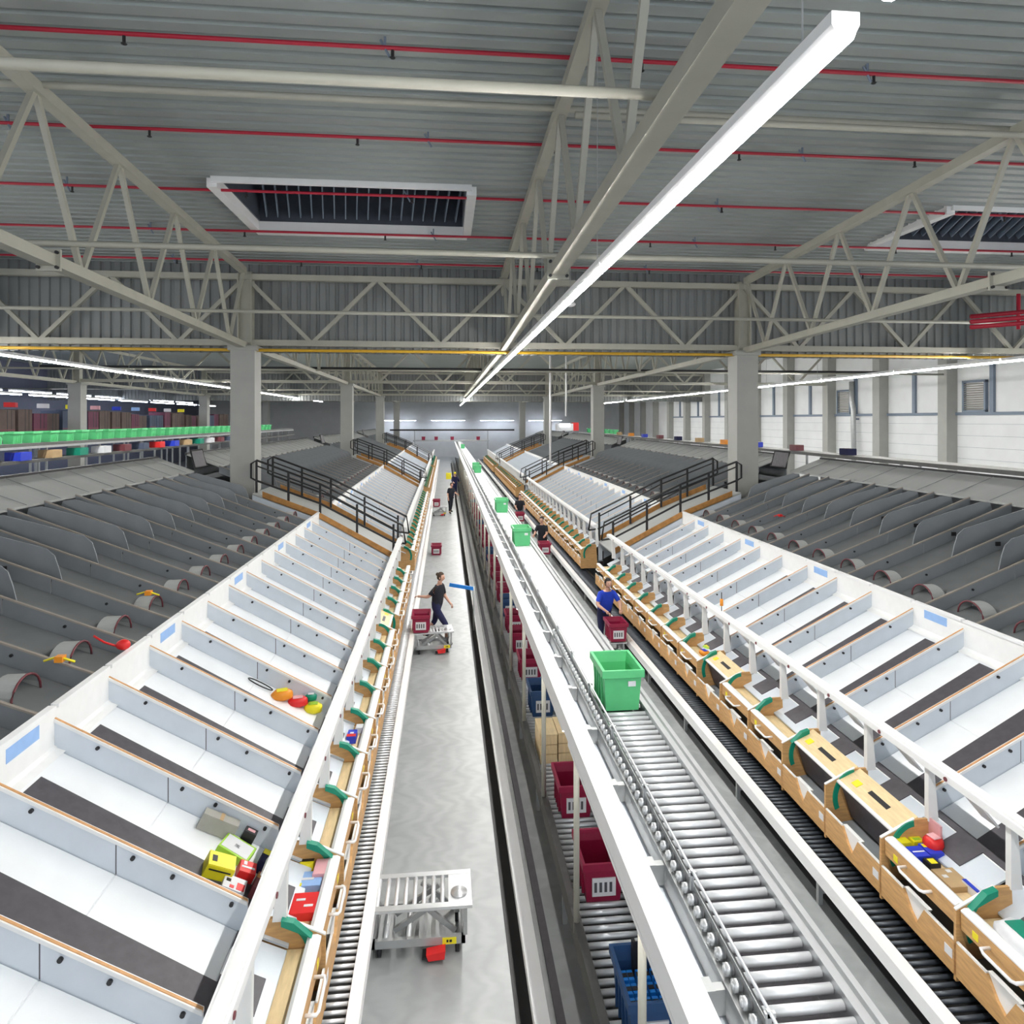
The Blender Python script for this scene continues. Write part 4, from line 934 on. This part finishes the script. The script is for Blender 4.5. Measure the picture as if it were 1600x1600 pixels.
for i in range(10):
    m_ = ['cloth_navy', 'maroon', 'blue', 'orange', 'cardboard'][i % 5]
    nm = ['navy', 'maroon', 'blue', 'orange', 'cardboard'][i % 5]
    block('small_parcel', '%s parcel behind the right apron by the white wall, %s along' % (nm, ORD[i]), 'parcel', 12.6, 20+3.1*i, EYE-1.1, .3, .45, .2, m_, 0, (('tape', 'cardboard', (.45, .55, 0, 1), 't'),), 'parcels behind the right apron')
q = thing('return_line', 'steel return line behind the right apron', 'conveyor', (12.6, 12, 0))
link('bed', mb('frame_dark').box(-.4, .4, 0, 42, EYE-1.2, EYE-1.1).mesh('b'), q)
for k in range(9): link('stand', mb('steel_matt').box(-.3, -.24, k*4.8+.3, k*4.8+.36, 0, EYE-1.2).box(.24, .3, k*4.8+.3, k*4.8+.36, 0, EYE-1.2).mesh('l'), q)
# pendant poles and small ceiling parts
for x, y, zb, lb in ((5.25, 33.5, 3.1, 'thin white pole hanging from the roof to the right chutes'), (6.6, 36.5, 5.6, 'shorter thin white pole beside the long hanging one')):
    q = thing('hanging_pole', lb, 'pole', (x, y, zb)); link('pole', mb('white_paint').tube([(0, 0, 0), (0, 0, EYE+4.3-zb)], .05, 8).mesh('p', True), q); link('mount_plate', mb('white_paint').box(-.12, .12, -.12, .12, EYE+4.28-zb, EYE+4.32-zb).mesh('m'), q)
q = thing('smoke_detector', 'small white dome hanging before the ribbed curtain', 'detector', (3.6, 19.2, EYE+3.35)); link('dome', mb('white_paint').ell((0, 0, 0), (.16, .16, .08)).mesh('d', True), q); link('stem', mb('steel_matt').tube([(0, 0, .05), (0, 0, 1.3)], .01, 6).mesh('s'), q)
for i, (y, x) in enumerate(((10.35, CX), (10.5, COLX[1]), (10.5, COLX[2]))):
    q = thing('flange_joint', 'bolted black flange joint on the %s bottom chord' % ('middle', 'left', 'right')[i], 'flange', (x, y, h_bot(y)))
    link('plate', mb('steel_cream').box(-.17, .17, -.02, .02, -.16, .16).mesh('p'), q)
    for a in (-1, 1):
        for c in (-1, 1): link('bolt', mb('black').tube([(a*.13, -.06, c*.11), (a*.13, .06, c*.11)], .025, 8).mesh('b'), q)
for i in range(10):
    q = thing('light_fixture', 'added slim fill light under the white beam of the tote conveyor, %s along' % ORD[i], 'light', (1.15, 2.2+4.2*i, 2.40), 0, 'added fill lights under the tote conveyor')  # fill lamps added to brighten the lower conveyor and its bins
    link('housing', mb('white_paint').box(-.03, .03, 0, 3.9, .0, .035).mesh('h'), q); link('diffuser', mb('fill_light_soft').box(-.022, .022, .02, 3.88, -.015, 0).mesh('d'), q)
for i, x in enumerate((-9, -2, 5, 12)):
    q = thing('light_fixture', 'white tube light along the far end wall, %s from its near end' % ORD[i], 'ceiling light', (x, 96.5, EYE-.1), 0, 'tube lights along the far end wall')
    link('housing', mb('white_paint').box(0, 4.8, -.06, .06, 0, .06).mesh('h'), q); link('diffuser', mb('tube_light_cool').box(.02, 4.78, -.05, .05, -.03, 0).mesh('d'), q)
# far luminous workstation with red panel
q = thing('packing_station', 'white packing station with a red side panel far right', 'workstation', (13.2, 74, EYE-1.2))
link('housing', mb('white_paint').box(-.9, .9, -.6, .6, 0, .8).mesh('h'), q); link('screen', mb('tube_light_cool').box(-.6, .5, -.62, -.6, .45, .75).mesh('s'), q); link('side_panel', mb('red').box(.9, 1.5, -.6, .6, .0, .9).mesh('s'), q)
link('leg', mb('steel_matt').box(-.8, -.7, -.5, -.4, -EYE+1.2, 0).mesh('l'), q); link('leg', mb('steel_matt').box(.7, .8, -.5, -.4, -EYE+1.2, 0).mesh('l'), q)
